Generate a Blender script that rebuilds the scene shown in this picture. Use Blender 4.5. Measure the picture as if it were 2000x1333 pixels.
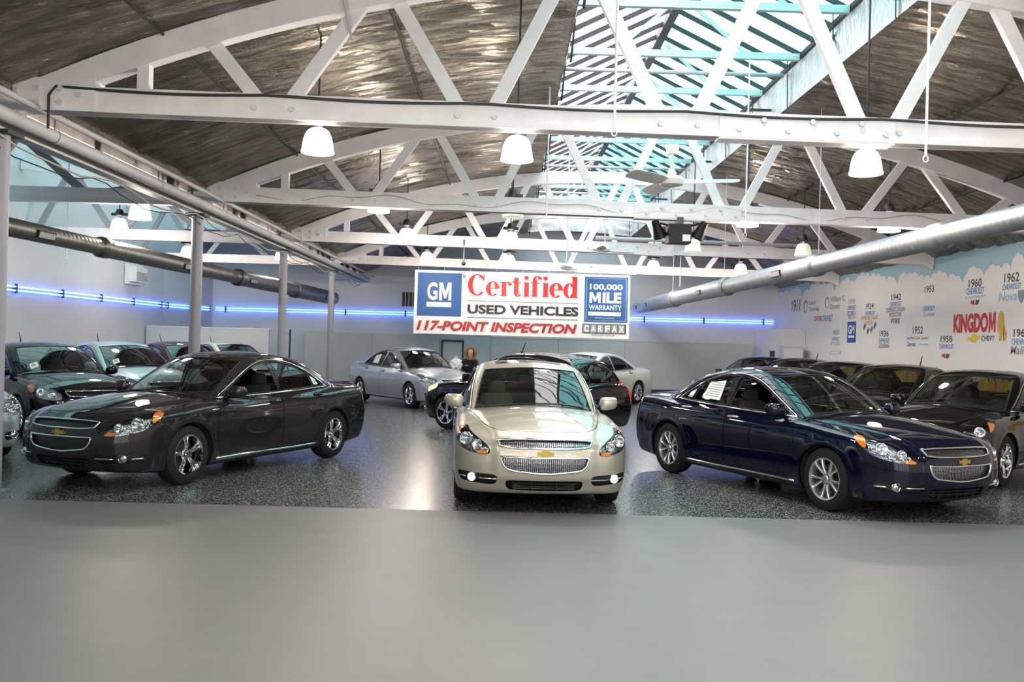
import bpy, bmesh, math, random
import numpy as np
from mathutils import Vector, Matrix
random.seed(7)
rng = np.random.default_rng(7)
for o in list(bpy.data.objects): bpy.data.objects.remove(o, do_unlink=True)
SC = bpy.context.scene
COL = SC.collection
# ------------------------------------------------------------------ camera
EYE = 1.685
cam_d = bpy.data.cameras.new('camera'); cam = bpy.data.objects.new('camera', cam_d); COL.objects.link(cam)
cam_d.sensor_width = 36.0; cam_d.lens = 36.0 * 1800 / 2000; cam_d.clip_start = .05; cam_d.clip_end = 300
cam.matrix_world = Matrix.Translation((0, 0, EYE)) @ Matrix.Rotation(-.0094, 4, 'Z') @ Matrix.Rotation(math.pi/2 + .001, 4, 'X') @ Matrix.Rotation(.027, 4, 'Z')
SC.camera = cam
# ------------------------------------------------------------------ sky and exposure
w = bpy.data.worlds.new('overcast_sky'); SC.world = w; w.use_nodes = True
bg = w.node_tree.nodes['Background']; bg.inputs[0].default_value = (1.0, .945, .94, 1); bg.inputs[1].default_value = 6.5
SC.view_settings.view_transform = 'Standard'; SC.view_settings.look = 'None'
SC.view_settings.exposure = 0.0; SC.view_settings.gamma = 1.0; SC.view_settings.use_curve_mapping = False
cy = SC.cycles
cy.use_adaptive_sampling = True; cy.adaptive_threshold = .03; cy.max_bounces = 7; cy.diffuse_bounces = 3; cy.glossy_bounces = 4; cy.transmission_bounces = 6; cy.transparent_max_bounces = 16
cy.caustics_reflective = False; cy.caustics_refractive = False; cy.sample_clamp_indirect = 6.0; cy.use_denoising = True; cy.blur_glossy = .1
# skylight openings guide the sampling of the sky (portals give off nothing themselves)
SKY_X0, SKY_X1, SKY_Y0, SKY_Y1 = .78, 4.5, -7.5, 33.3
LSKY_X0, LSKY_X1 = -11.3, -8.5
def portal(name, loc, rot, sx, sy):
    l = bpy.data.lights.new(name, 'AREA'); l.shape = 'RECTANGLE'; l.size = sx; l.size_y = sy; l.cycles.is_portal = True
    o = bpy.data.objects.new(name, l); COL.objects.link(o); o.location = loc; o.rotation_euler = rot
    return o
portal('skylight_portal', ((SKY_X0+SKY_X1)/2, (SKY_Y0+SKY_Y1)/2, 6.15), (0, 0, 0), SKY_X1-SKY_X0, SKY_Y1-SKY_Y0)
portal('aisle_skylight_portal', ((LSKY_X0+LSKY_X1)/2, 13.0, 5.75), (0, 0, 0), LSKY_X1-LSKY_X0, 38.0)
portal('front_window_portal', (2.4, -7.4, 1.75), (-math.pi/2, 0, 0), 14.4, 2.9)
portal('added_transom_portal', (2.4, -7.4, 4.35), (-math.pi/2, 0, 0), 14.4, 1.5)
# ------------------------------------------------------------------ materials
MATS = {}
def nt(name):
    m = bpy.data.materials.new(name); m.use_nodes = True; t = m.node_tree
    b = t.nodes['Principled BSDF']; MATS[name] = m
    return m, t, b
def setp(b, **k):
    nm = {'col': 'Base Color', 'rough': 'Roughness', 'metal': 'Metallic', 'spec': 'Specular IOR Level', 'coat': 'Coat Weight', 'coatr': 'Coat Roughness', 'em': 'Emission Color', 'ems': 'Emission Strength', 'ior': 'IOR', 'trans': 'Transmission Weight', 'alpha': 'Alpha'}
    for a, v in k.items():
        i = b.inputs[nm[a]]
        i.default_value = (*v, 1) if isinstance(v, tuple) and len(v) == 3 else v
def mat(name, col, rough=.5, metal=0., **k):
    m, t, b = nt(name); setp(b, col=col, rough=rough, metal=metal, **k); return m
def node(t, kind, **k):
    n = t.nodes.new(kind)
    for a, v in k.items():
        if a in n.inputs.keys() if hasattr(n.inputs, 'keys') else False: n.inputs[a].default_value = v
        else: setattr(n, a, v)
    return n
def coords(t, which='Object', scale=(1, 1, 1), rot=(0, 0, 0)):
    tc = t.nodes.new('ShaderNodeTexCoord'); mp = t.nodes.new('ShaderNodeMapping')
    mp.inputs['Scale'].default_value = scale; mp.inputs['Rotation'].default_value = rot
    t.links.new(tc.outputs[which], mp.inputs['Vector']); return mp.outputs[0]
def noise(t, vec, scale, detail=4, rough=.55, dist=0.):
    n = t.nodes.new('ShaderNodeTexNoise'); n.inputs['Scale'].default_value = scale; n.inputs['Detail'].default_value = detail
    n.inputs['Roughness'].default_value = rough; n.inputs['Distortion'].default_value = dist
    t.links.new(vec, n.inputs['Vector']); return n.outputs['Fac']
def ramp(t, fac, stops, interp='LINEAR'):
    r = t.nodes.new('ShaderNodeValToRGB'); r.color_ramp.interpolation = interp
    e = r.color_ramp.elements
    while len(e) < len(stops): e.new(.5)
    for q, (p, c) in zip(e, stops): q.position = p; q.color = (*c, 1) if len(c) == 3 else c
    t.links.new(fac, r.inputs[0]); return r.outputs[0]
def bump(t, b, h, strength, dist=.02, normal_in='Normal'):
    n = t.nodes.new('ShaderNodeBump'); n.inputs['Strength'].default_value = strength; n.inputs['Distance'].default_value = dist
    t.links.new(h, n.inputs['Height']); t.links.new(n.outputs[0], b.inputs[normal_in]); return n
def painted(name, col, rough=.55, amt=.06, scale=3., bmp=.15, bscale=25):
    m, t, b = nt(name); setp(b, rough=rough)
    v = coords(t); n = noise(t, v, scale)
    c0 = tuple(max(0, c*(1-amt*2)) for c in col); c1 = tuple(min(1, c*(1+amt)) for c in col)
    t.links.new(ramp(t, n, [(.25, c0), (.75, c1)]), b.inputs['Base Color'])
    if bmp: bump(t, b, noise(t, v, bscale, 5), bmp, .01)
    return m
painted('wall_white', (.76, .76, .80), .6, .03, 1.2)
painted('wall_lavender', (.60, .59, .645), .6, .03, 1.2)
painted('mural_white', (.80, .79, .77), .6, .02, 1.)
painted('partition_grey', (.60, .61, .63), .5, .02)
painted('partition_blue', (.56, .63, .68), .5, .02)
painted('truss_white', (.88, .85, .88), .5, .05, 4., .35, 18)
painted('column_grey', (.33, .32, .37), .45, .04)
painted('pipe_grey', (.52, .52, .56), .6, .05)
painted('girder_cream', (.66, .65, .62), .5, .05)
mat('steel_dark', (.04, .045, .05), .5, .4)
mat('steel_green', (.45, .60, .60), .45, .2)
mat('black_plastic', (.006, .006, .007), .45, spec=.3)
mat('rubber', (.009, .009, .010), .75, spec=.3)
mat('chrome', (.82, .83, .85), .06, 1.)
mat('silver_alloy', (.70, .71, .73), .22, .9)
mat('dark_metal', (.07, .07, .075), .4, .8)
mat('bolt_white', (.72, .72, .76), .4, .1)
mat('white_plastic', (.8, .8, .8), .35)
mat('cable_black', (.015, .015, .018), .5)
mat('cable_tan', (.45, .43, .36), .6)
mat('fan_white', (.78, .78, .76), .4)
mat('fan_blade', (.60, .60, .63), .35)
mat('rod_white', (.82, .82, .84), .35)
mat('paper_white', (.85, .86, .84), .7)
mat('ink_grey', (.30, .31, .32), .7)
mat('ink_green', (.25, .55, .40), .7)
mat('gm_blue', (.02, .10, .33), .55)
mat('banner_red', (.68, .03, .03), .6)
mat('banner_darkred', (.48, .03, .03), .6)
mat('banner_black', (.03, .03, .035), .6)
mat('banner_rule', (.35, .37, .38), .6)
mat('banner_white', (.86, .86, .88), .55)
mat('mural_blue', (.06, .26, .62), .65)
mat('mural_lightblue', (.28, .50, .68), .65)
mat('mural_sky', (.36, .56, .66), .65)
mat('mural_dark', (.05, .05, .06), .65)
mat('mural_grey', (.25, .26, .30), .65)
mat('mural_red', (.55, .03, .03), .65)
mat('mural_yellow', (.75, .58, .03), .65)
mat('mural_gold', (.62, .40, .05), .65)
mat('mural_orange', (.80, .38, .12), .65)
mat('mural_violet', (.42, .42, .72), .65)
mat('mural_brown', (.30, .18, .12), .65)
mat('gold_emblem', (.80, .55, .12), .22, 1.)
mat('mirror_glass', (.6, .65, .68), .03, 1.)
mat('neon_bracket', (.05, .05, .07), .5)
def emis(name, col, s):
    m, t, b = nt(name); setp(b, col=(.8, .8, .8), em=col, ems=s); return m
emis('neon_blue', (.065, .19, 1.0), 7.0)
emis('lamp_glow', (1., .93, .84), 9.0)
emis('lamp_shade_off_glow', (.9, 1., .7), .5)  # unlit shade, its pale brightness put in as weak emission
emis('turn_lamp_lit', (1., .36, .03), 5.0)
emis('fog_lamp_lit', (1., .98, .95), 2.2)
m, t, b = nt('tail_lamp_lit'); setp(b, col=(.35, .0, .005), em=(1., .01, .01), ems=.45, rough=.1)
# galvanised duct with fine spiral seams
def duct_mat(name, col, rough):
    m, t, b = nt(name); setp(b, col=col, metal=.9, rough=rough)
    v = coords(t); n = noise(t, v, 6)
    t.links.new(ramp(t, n, [(.3, tuple(c*.8 for c in col)), (.7, col)]), b.inputs['Base Color'])
    wv = t.nodes.new('ShaderNodeTexWave'); wv.bands_direction = 'Z'; wv.inputs['Scale'].default_value = 2.6
    t.links.new(v, wv.inputs['Vector']); bump(t, b, wv.outputs['Fac'], .25, .01)
duct_mat('duct_galv', (.50, .52, .55), .50)
duct_mat('duct_olive', (.20, .205, .19), .42)
# crinkled foil-faced insulation
def foil(name, c0, c1, scl, rough, amp, metal=1.):
    m, t, b = nt(name); setp(b, metal=metal, rough=rough)
    v = coords(t, 'Object', scl); v2 = coords(t, 'Object', tuple(q*3.1 for q in scl), (0, 0, .35))
    a = noise(t, v, 1.0, 5, .6, 1.2); a2 = noise(t, v2, 1.0, 4, .6, .8); big = noise(t, coords(t, 'Object', (.5, .8, .5)), 1.0, 4)
    t.links.new(ramp(t, big, [(.3, c0), (.7, c1)]), b.inputs['Base Color'])
    ad = t.nodes.new('ShaderNodeMath'); ad.operation = 'MULTIPLY_ADD'; ad.inputs[1].default_value = .38; t.links.new(a2, ad.inputs[0]); t.links.new(a, ad.inputs[2])
    bump(t, b, ad.outputs[0], 1.0, amp)
foil('foil_roof', (.22, .185, .14), (.42, .37, .31), (3., 16., 8.), .17, .055)
foil('foil_curb', (.60, .61, .63), (.74, .75, .77), (12., 7., 2.4), .32, .025, .6)
# floors
m, t, b = nt('epoxy_floor'); setp(b, rough=.3, spec=.5)
v = coords(t); n = noise(t, v, .7, 6); n2 = noise(t, coords(t, 'Object', (1, 1, 1)), 3.0, 6)
mx = t.nodes.new('ShaderNodeMath'); mx.operation = 'ADD'; t.links.new(n, mx.inputs[0]); t.links.new(n2, mx.inputs[1])
t.links.new(ramp(t, mx.outputs[0], [(.35, (.136, .137, .139)), (1.25/2+.2, (.170, .171, .173))]), b.inputs['Base Color'])
mr = t.nodes.new('ShaderNodeMapRange'); mr.inputs['To Min'].default_value = .42; mr.inputs['To Max'].default_value = .52
t.links.new(n2, mr.inputs['Value']); t.links.new(mr.outputs[0], b.inputs['Roughness'])
bump(t, b, noise(t, v, 60, 3), .04, .004)
m, t, b = nt('flake_floor'); setp(b, rough=.26, spec=.45, coat=.12, coatr=.16)
v = coords(t); vo = t.nodes.new('ShaderNodeTexVoronoi'); vo.inputs['Scale'].default_value = 105; t.links.new(v, vo.inputs['Vector'])
sep = t.nodes.new('ShaderNodeSeparateColor'); t.links.new(vo.outputs['Color'], sep.inputs[0])
t.links.new(ramp(t, sep.outputs[0], [(0, (.012, .013, .015)), (.38, (.03, .034, .038)), (.60, (.10, .11, .115)), (.80, (.28, .30, .31)), (.93, (.55, .56, .56))], 'CONSTANT'), b.inputs['Base Color'])
# glass
def pane(name, col, refl=.08, rough=.02):
    m, t, b = nt(name); out = t.nodes['Material Output']; t.nodes.remove(b)
    tr = t.nodes.new('ShaderNodeBsdfTransparent'); tr.inputs[0].default_value = (*col, 1)
    gl = t.nodes.new('ShaderNodeBsdfGlossy'); gl.inputs['Roughness'].default_value = rough
    mxs = t.nodes.new('ShaderNodeMixShader'); lw = t.nodes.new('ShaderNodeLayerWeight'); lw.inputs['Blend'].default_value = .5
    pw = t.nodes.new('ShaderNodeMath'); pw.operation = 'POWER'; pw.inputs[1].default_value = 5.0; t.links.new(lw.outputs['Facing'], pw.inputs[0])
    ma = t.nodes.new('ShaderNodeMath'); ma.operation = 'MULTIPLY_ADD'; ma.inputs[1].default_value = 1.0-refl; ma.inputs[2].default_value = refl
    ma.use_clamp = True
    t.links.new(pw.outputs[0], ma.inputs[0]); t.links.new(ma.outputs[0], mxs.inputs[0])
    t.links.new(tr.outputs[0], mxs.inputs[1]); t.links.new(gl.outputs[0], mxs.inputs[2]); t.links.new(mxs.outputs[0], out.inputs[0])
    return m
pane('skylight_clear', (.95, .96, .97), .0)
pane('skylight_teal', (.44, .74, .745), .0)
pane('skylight_pale', (.40, .56, .56), .0)
pane('added_transom_glass', (.9, .9, .9), .02)
pane('storefront_glass', (.60, .60, .60), .02)
pane('car_glass', (.62, .68, .66), .09)
pane('car_glass_dark', (.36, .40, .40), .09)
pane('lamp_lens', (.93, .94, .95), .05)
def paint(name, col, metal=.35, rough=.32, spec=.5):
    m, t, b = nt(name); setp(b, col=col, metal=metal, rough=rough, spec=spec, coat=1., coatr=.02); return m
paint('paint_gunmetal', (.0165, .0148, .0178), .0, .35, .0); paint('paint_champagne', (.505, .465, .385), .45, .36); paint('paint_navy', (.0016, .0030, .0145), .0, .4, .0)
paint('paint_black', (.004, .004, .005), .0, .4, .0); paint('paint_silver', (.42, .47, .52), .5, .35); paint('paint_iceblue', (.42, .52, .58), .4, .35)
paint('paint_darkred', (.08, .006, .012), .0, .4, .0); paint('paint_white', (.66, .65, .60), .1, .35); paint('paint_darkbrown', (.010, .008, .006), .0, .4, .0)
m, t, b = nt('grille_mesh'); setp(b, metal=.9, rough=.3)
v = coords(t, 'Object', (0, 1, 1.6)); vo = t.nodes.new('ShaderNodeTexVoronoi'); vo.inputs['Scale'].default_value = 50; vo.inputs['Randomness'].default_value = .15
t.links.new(v, vo.inputs['Vector']); t.links.new(ramp(t, vo.outputs['Distance'], [(.40, (.012, .012, .013)), (.50, (.50, .51, .53))]), b.inputs['Base Color'])
mat('grille_dark', (.010, .010, .011), .4)
mat('lamp_reflector', (.78, .80, .83), .13, 1.)
m, t, b = nt('lamp_housing'); setp(b, col=(.55, .56, .58), metal=1., rough=.16)
bump(t, b, noise(t, coords(t), 38, 2), 1.0, .03)
mat('amber', (.75, .20, .01), .15, coat=1., coatr=.02)
mat('red_lens', (.45, .01, .015), .15, coat=1., coatr=.03)
mat('seat_dark', (.018, .018, .02), .8); mat('seat_grey', (.10, .095, .085), .8); mat('cabin_dark', (.012, .012, .013), .7); mat('seat_tan', (.35, .24, .15), .7)
mat('liner', (.006, .006, .006), .9); mat('seam', (.004, .004, .004), .8)
mat('skin', (.55, .33, .24), .6); mat('jacket_black', (.012, .012, .014), .7); mat('fur_brown', (.22, .12, .06), .9); mat('bag_white', (.75, .80, .85), .6); mat('trousers', (.02, .025, .04), .8)
# ------------------------------------------------------------------ mesh helpers
class MB:
    def __init__(s): s.v = []; s.f = []
    def add(s, vs, fs):
        o = len(s.v); s.v += [tuple(map(float, p)) for p in vs]; s.f += [[i+o for i in f] for f in fs]; return s
    def box(s, a, b):
        (x0, y0, z0), (x1, y1, z1) = a, b
        return s.add([(x0,y0,z0),(x1,y0,z0),(x1,y1,z0),(x0,y1,z0),(x0,y0,z1),(x1,y0,z1),(x1,y1,z1),(x0,y1,z1)],
                     [(0,3,2,1),(4,5,6,7),(0,1,5,4),(1,2,6,5),(2,3,7,6),(3,0,4,7)])
    def bar(s, p, q, wd, ht, up=(0, 0, 1)):
        p, q, up = Vector(p), Vector(q), Vector(up); d = (q-p).normalized(); r = d.cross(up)
        if r.length < 1e-4: r = d.cross(Vector((1, 0, 0)))
        r.normalize(); u = r.cross(d); vs = []
        for c in (p, q):
            for i, j in ((-1,-1),(1,-1),(1,1),(-1,1)): vs.append(c + r*(i*wd/2) + u*(j*ht/2))
        return s.add(vs, [(0,3,2,1),(4,5,6,7),(0,1,5,4),(1,2,6,5),(2,3,7,6),(3,0,4,7)])
    def tube(s, pts, r, n=8, cap=True, closed=False):
        pts = [Vector(p) for p in pts]; m = len(pts); rs = r if isinstance(r, (list, tuple)) else [r]*m
        prev = None; base = len(s.v); 
        for i, p in enumerate(pts):
            a = pts[i-1] if (i or closed) else p; c = pts[(i+1) % m] if (i < m-1 or closed) else p
            d = (c-a).normalized()
            if prev is None:
                prev = d.orthogonal().normalized()
            prev = (prev - d*prev.dot(d)); prev = prev.normalized() if prev.length > 1e-6 else d.orthogonal().normalized()
            bi = d.cross(prev)
            for k in range(n):
                t = 2*math.pi*k/n; s.v.append(tuple(p + (prev*math.cos(t) + bi*math.sin(t))*rs[i]))
        for i in range(m if closed else m-1):
            j = (i+1) % m
            for k in range(n):
                s.f.append([base+i*n+k, base+i*n+(k+1) % n, base+j*n+(k+1) % n, base+j*n+k])
        if cap and not closed:
            s.f.append([base+k for k in range(n)][::-1]); s.f.append([base+(m-1)*n+k for k in range(n)])
        return s
    def lathe(s, prof, n=24, axis='Z', center=(0, 0, 0)):
        base = len(s.v); m = len(prof); cx, cy_, cz = center
        for r, h in prof:
            for k in range(n):
                t = 2*math.pi*k/n; a, b2 = r*math.cos(t), r*math.sin(t)
                s.v.append({'Z': (cx+a, cy_+b2, cz+h), 'Y': (cx+a, cy_+h, cz-b2), 'X': (cx+h, cy_+a, cz+b2)}[axis])
        for i in range(m-1):
            for k in range(n): s.f.append([base+i*n+k, base+i*n+(k+1) % n, base+(i+1)*n+(k+1) % n, base+(i+1)*n+k])
        return s
    def prism(s, poly, o, ex, ey, depth):
        o, ex, ey = Vector(o), Vector(ex), Vector(ey); nz = ex.cross(ey).normalized(); n = len(poly)
        vs = [o+ex*a+ey*b2 for a, b2 in poly] + [o+ex*a+ey*b2+nz*depth for a, b2 in poly]
        return s.add(vs, [list(range(n))[::-1], list(range(n, 2*n))] + [[i, (i+1) % n, n+(i+1) % n, n+i] for i in range(n)])
    def mesh(s, name, smooth=False, angle=None):
        me = bpy.data.meshes.new(name); me.from_pydata(s.v, [], s.f); me.validate(); me.update()
        if smooth:
            for p in me.polygons: p.use_smooth = True
            if angle: me.set_sharp_from_angle(angle=angle)
        return me
    def build(s, name, m, parent=None, smooth=False, angle=math.radians(35)):
        return link(name, s.mesh(name, smooth, angle), m, parent)
def link(name, me, m, parent=None):
    o = bpy.data.objects.new(name, me); COL.objects.link(o)
    if m is not None:
        mm = MATS[m] if isinstance(m, str) else m
        if not me.materials: me.materials.append(mm)
        if me.materials[0] is not mm:
            o.material_slots[0].link = 'OBJECT'; o.material_slots[0].material = mm
    if parent is not None: o.parent = parent
    return o
def tag(o, label=None, cat=None, group=None, kind=None):
    for k, v in (('label', label), ('category', cat), ('group', group), ('kind', kind)):
        if v: o[k] = v
    return o
def empty(name, loc=(0, 0, 0), rz=0.):
    o = bpy.data.objects.new(name, None); COL.objects.link(o); o.location = loc; o.rotation_euler = (0, 0, rz); o.empty_display_size = .2
    return o
def copy_tree(o, parent=None):
    c = o.copy(); COL.objects.link(c); c.parent = parent
    for ch in list(o.children): copy_tree(ch, c)
    return c
_tsc = None
def text_mesh(body, bold=0., shear=0.):
    global _tsc
    if _tsc is None: _tsc = bpy.data.scenes.new('lettering_scratch')
    cu = bpy.data.curves.new('lettering', 'FONT'); cu.body = body; cu.size = 1; cu.offset = bold; cu.shear = shear; cu.extrude = 0; cu.align_x = 'LEFT'; cu.resolution_u = 4
    ob = bpy.data.objects.new('lettering', cu); _tsc.collection.objects.link(ob)
    _tsc.view_layers[0].update(); dg = _tsc.view_layers[0].depsgraph; me = bpy.data.meshes.new_from_object(ob.evaluated_get(dg))
    bpy.data.objects.remove(ob, do_unlink=True); bpy.data.curves.remove(cu)
    return me
def text(name, body, wd, ht, c, right, up, m, parent=None, bold=0., shear=0.):
    """lettering stretched to wd x ht, centred at c, lying in the plane of right and up"""
    me = text_mesh(body, bold, shear); n = len(me.vertices); co = np.empty(n*3); me.vertices.foreach_get('co', co); co = co.reshape(-1, 3)
    lo, hi = co.min(0), co.max(0); sp = np.maximum(hi-lo, 1e-6)
    a = ((co[:, 0]-lo[0])/sp[0]-.5)*wd; b2 = ((co[:, 1]-lo[1])/sp[1]-.5)*ht
    R, U, C = np.array(right, float), np.array(up, float), np.array(c, float)
    me.vertices.foreach_set('co', (C + a[:, None]*R + b2[:, None]*U).ravel()); me.update()
    me.materials.clear(); return link(name, me, m, parent)
def poly_plate(name, pts, c, right, up, m, parent=None):
    R, U, C = Vector(right), Vector(up), Vector(c)
    bm = bmesh.new(); vs = [bm.verts.new(C+R*a+U*b2) for a, b2 in pts]; f = bm.faces.new(vs)
    bmesh.ops.triangulate(bm, faces=[f]); me = bpy.data.meshes.new(name); bm.to_mesh(me); bm.free()
    return link(name, me, m, parent)
def circ(cx, cy_, rx, ry, a0=0, a1=360, n=24):
    return [(cx+rx*math.cos(math.radians(a0+(a1-a0)*i/n)), cy_+ry*math.sin(math.radians(a0+(a1-a0)*i/n))) for i in range(n+(1 if a1-a0 < 360 else 0))]
# ------------------------------------------------------------------ the building
XW_R, XW_L, Y_B, Y_F, COLX = 10.1, -11.4, 33.9, -7.5, -5.21
XC, RAD = 2.45, 17.5
def tilt(x): return -.010*x
def arc(x, top=0., c=XC):
    d = min(abs(x-c), 9.5); return 5.50 - (RAD - math.sqrt(RAD*RAD-d*d)) + top + tilt(x)
def struct(o): o['kind'] = 'structure'; return o
struct(MB().box((XW_L-.3, Y_F-.3, -.2), (XW_R+.3, 9.12, 0)).build('floor', 'epoxy_floor'))
struct(MB().box((XW_L-.3, 9.12, -.2), (XW_R+.3, Y_B+.3, 0)).build('floor_flake', 'flake_floor'))
struct(MB().box((-10.7, Y_B, 0), (XW_R+.3, Y_B+.3, 7.6)).build('wall_back', 'wall_white'))
wall_right = struct(MB().box((XW_R, Y_F-.3, 0), (XW_R+.3, Y_B, 5.2)).build('wall_right', 'mural_white'))
struct(MB().box((XW_L-.3, Y_F-.3, 0), (XW_L, 30.95, 7.6)).build('wall_left', 'wall_lavender'))
struct(MB().prism([(XW_L-.3, 30.95), (XW_L, 30.95), (-10.7, Y_B), (-10.7, Y_B+.3), (XW_L-.3, Y_B+.3)], (0, 0, 0), (1, 0, 0), (0, 1, 0), 7.6).build('wall_left_corner', 'wall_lavender'))
struct(MB().box((-10.7, Y_B-.02, 0), (XW_R, Y_B, .14)).build('baseboard_back', 'steel_dark'))
struct(MB().box((XW_R-.02, Y_F, 0), (XW_R, 30.7, .12)).build('baseboard_right', 'partition_grey'))
# shop-front wall behind the viewer, with its windows; upper row added to light trusses
fw = MB().box((XW_L, Y_F-.3, 5.1), (XW_R, Y_F, 7.6)).box((-4.8, Y_F-.3, 3.2), (9.6, Y_F, 3.6)).box((XW_L, Y_F-.3, 0), (-4.8, Y_F, 5.1)).box((9.6, Y_F-.3, 0), (XW_R, Y_F, 5.1)).box((-4.8, Y_F-.3, 0), (9.6, Y_F, .3))
for k in range(1, 4): fw.box((-4.8+3.6*k-.12, Y_F-.3, .3), (-4.8+3.6*k+.12, Y_F, 3.2)).box((-4.8+3.6*k-.12, Y_F-.3, 3.6), (-4.8+3.6*k+.12, Y_F, 5.1))
struct(fw.build('wall_front', 'wall_white'))
for k in range(4):
    x0, x1 = -4.8+3.6*k+.13, -4.8+3.6*(k+1)-.13
    wo = struct(empty('window_%d' % (k+1), ((x0+x1)/2, Y_F-.15, .3)))
    xm = (x1-x0)/2
    MB().box((-xm, -.05, .01), (-xm+.07, .05, 2.89)).box((xm-.07, -.05, .01), (xm, .05, 2.89)).box((-xm+.07, -.05, .01), (xm-.07, .05, .08)).box((-xm+.07, -.05, 2.82), (xm-.07, .05, 2.89)).box((-.03, -.05, .08), (.03, .05, 2.82)).build('window_frame', 'steel_dark', wo)
    for s in (0, 1): MB().box((-xm+.07 if s == 0 else .03, -.006, .08), (-.03 if s == 0 else xm-.07, .006, 2.82)).build('pane', 'storefront_glass', wo)
    wo = struct(empty('window_%d' % (k+5), ((x0+x1)/2, Y_F-.15, 3.6)))  # added upper window, out of view, brightens truss fronts and foil
    MB().box((-xm, -.05, .01), (-xm+.06, .05, 1.49)).box((xm-.06, -.05, .01), (xm, .05, 1.49)).box((-xm+.06, -.05, .01), (xm-.06, .05, .07)).box((-xm+.06, -.05, 1.43), (xm-.06, .05, 1.49)).box((-.03, -.05, .07), (.03, .05, 1.43)).build('window_frame', 'steel_dark', wo)
    for s in (0, 1): MB().box((-xm+.06 if s == 0 else .03, -.006, .07), (-.03 if s == 0 else xm-.06, .006, 1.43)).build('pane', 'added_transom_glass', wo)
# roof lining of foil insulation
def sheet(name, x0, x1, y0, y1, fz, m, nx, ny, amp=.015):
    ny = max(4, int((y1-y0)/.055)); nx = max(4, int((x1-x0)/.16)); xs, ys = np.linspace(x0, x1, nx+1), np.linspace(y0, y1, ny+1)
    def soft(a, kx, ky):
        for ax, k in ((0, kx), (1, ky)):
            w_ = np.hanning(2*k+3)[1:-1]; w_ /= w_.sum(); a = np.apply_along_axis(lambda q: np.convolve(np.pad(q, k, mode='edge'), w_, 'valid'), ax, a)
        return a/np.std(a)
    H = .55*soft(rng.normal(size=(nx+1, ny+1)), 3, 1) + .8*soft(rng.normal(size=(nx+1, ny+1)), 6, 5) + .35*soft(rng.normal(size=(nx+1, ny+1)), 1, 1)
    H *= amp; H[0] = H[-1] = 0
    vs = [(xs[i], ys[j], fz(xs[i])+H[i, j]) for i in range(nx+1) for j in range(ny+1)]
    fs = [[i*(ny+1)+j, (i+1)*(ny+1)+j, (i+1)*(ny+1)+j+1, i*(ny+1)+j+1] for i in range(nx) for j in range(ny)]
    return struct(MB().add(vs, fs).build(name, m, None, True, None))
roofz = lambda x: arc(x, .29)
sheet('ceiling', COLX, SKY_X0, Y_F-.3, Y_B+.1, roofz, 'foil_roof', 44, 240)
sheet('ceiling_right', SKY_X1, XW_R+.1, Y_F-.3, Y_B+.1, roofz, 'foil_roof', 40, 240)
sheet('ceiling_end', SKY_X0, SKY_X1, SKY_Y1, Y_B+.1, roofz, 'foil_roof', 24, 12)
aisz = lambda x: arc(x, .29, -13.0) - tilt(x)
sheet('ceiling_aisle', LSKY_X1, COLX, Y_F-.3, Y_B+.1, aisz, 'foil_roof', 24, 240)
sheet('ceiling_aisle_end', XW_L-.3, LSKY_X1, 32.0, Y_B+.1, aisz, 'foil_roof', 16, 12)
struct(MB().box((COLX-.17, Y_F-.3, 4.065), (COLX+.17, Y_B+.1, 4.5)).build('ceiling_leak_seal', 'foil_roof'))  # added box, blocks sky light leaking between the two roof linings
# dark taped seams of the insulation
for x in (-3.55, -1.35, 6.6, 8.4):
    struct(MB().tube([(x, y, roofz(x)-.04) for y in np.linspace(Y_F, Y_B, 60)], .018, 5).build('ceiling_seam', 'steel_dark'))
# curbs of the skylight, faced with foil
def curb(name, x, z0, z1, y0, y1):
    ys = np.linspace(y0, y1, 160); zs = np.linspace(z0, z1, 5); vs = []; n = len(zs)
    for y in ys:
        for k, z in enumerate(zs): vs.append((x + (.02*rng.normal() if 0 < k < n-1 else 0), y, z))
    fs = [[i*n+k, (i+1)*n+k, (i+1)*n+k+1, i*n+k+1] for i in range(len(ys)-1) for k in range(n-1)]
    return struct(MB().add(vs, fs).build(name, 'foil_curb', None, True, None))
EAVE, RIDGE, RX = 6.2, 7.15, 2.62
curb('wall_curb_right', SKY_X1, roofz(SKY_X1)-.02, EAVE, SKY_Y0, SKY_Y1)
curb('wall_curb_left', SKY_X0, roofz(SKY_X0)-.02, EAVE, SKY_Y0, SKY_Y1)
curb('wall_curb_aisle', LSKY_X1, aisz(LSKY_X1)-.02, 5.85, Y_F, 32.0)
gv = [(SKY_X0+(SKY_X1-SKY_X0)*i/16, z) for i in range(17) for z in (0, 1)]
vs = []; n = 9
for i in range(17):
    x = SKY_X0+(SKY_X1-SKY_X0)*i/16; zt = EAVE+(RIDGE-EAVE)*(1-abs(x-RX)/1.88)
    for k in range(n): vs.append((x, SKY_Y1+(.03*rng.normal() if 0 < k < n-1 else 0), roofz(x)-.02+(zt-roofz(x)+.02)*k/(n-1)))
struct(MB().add(vs, [[i*n+k, (i+1)*n+k, (i+1)*n+k+1, i*n+k+1] for i in range(16) for k in range(n-1)]).build('wall_curb_end', 'foil_curb', None, True, None))
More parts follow.
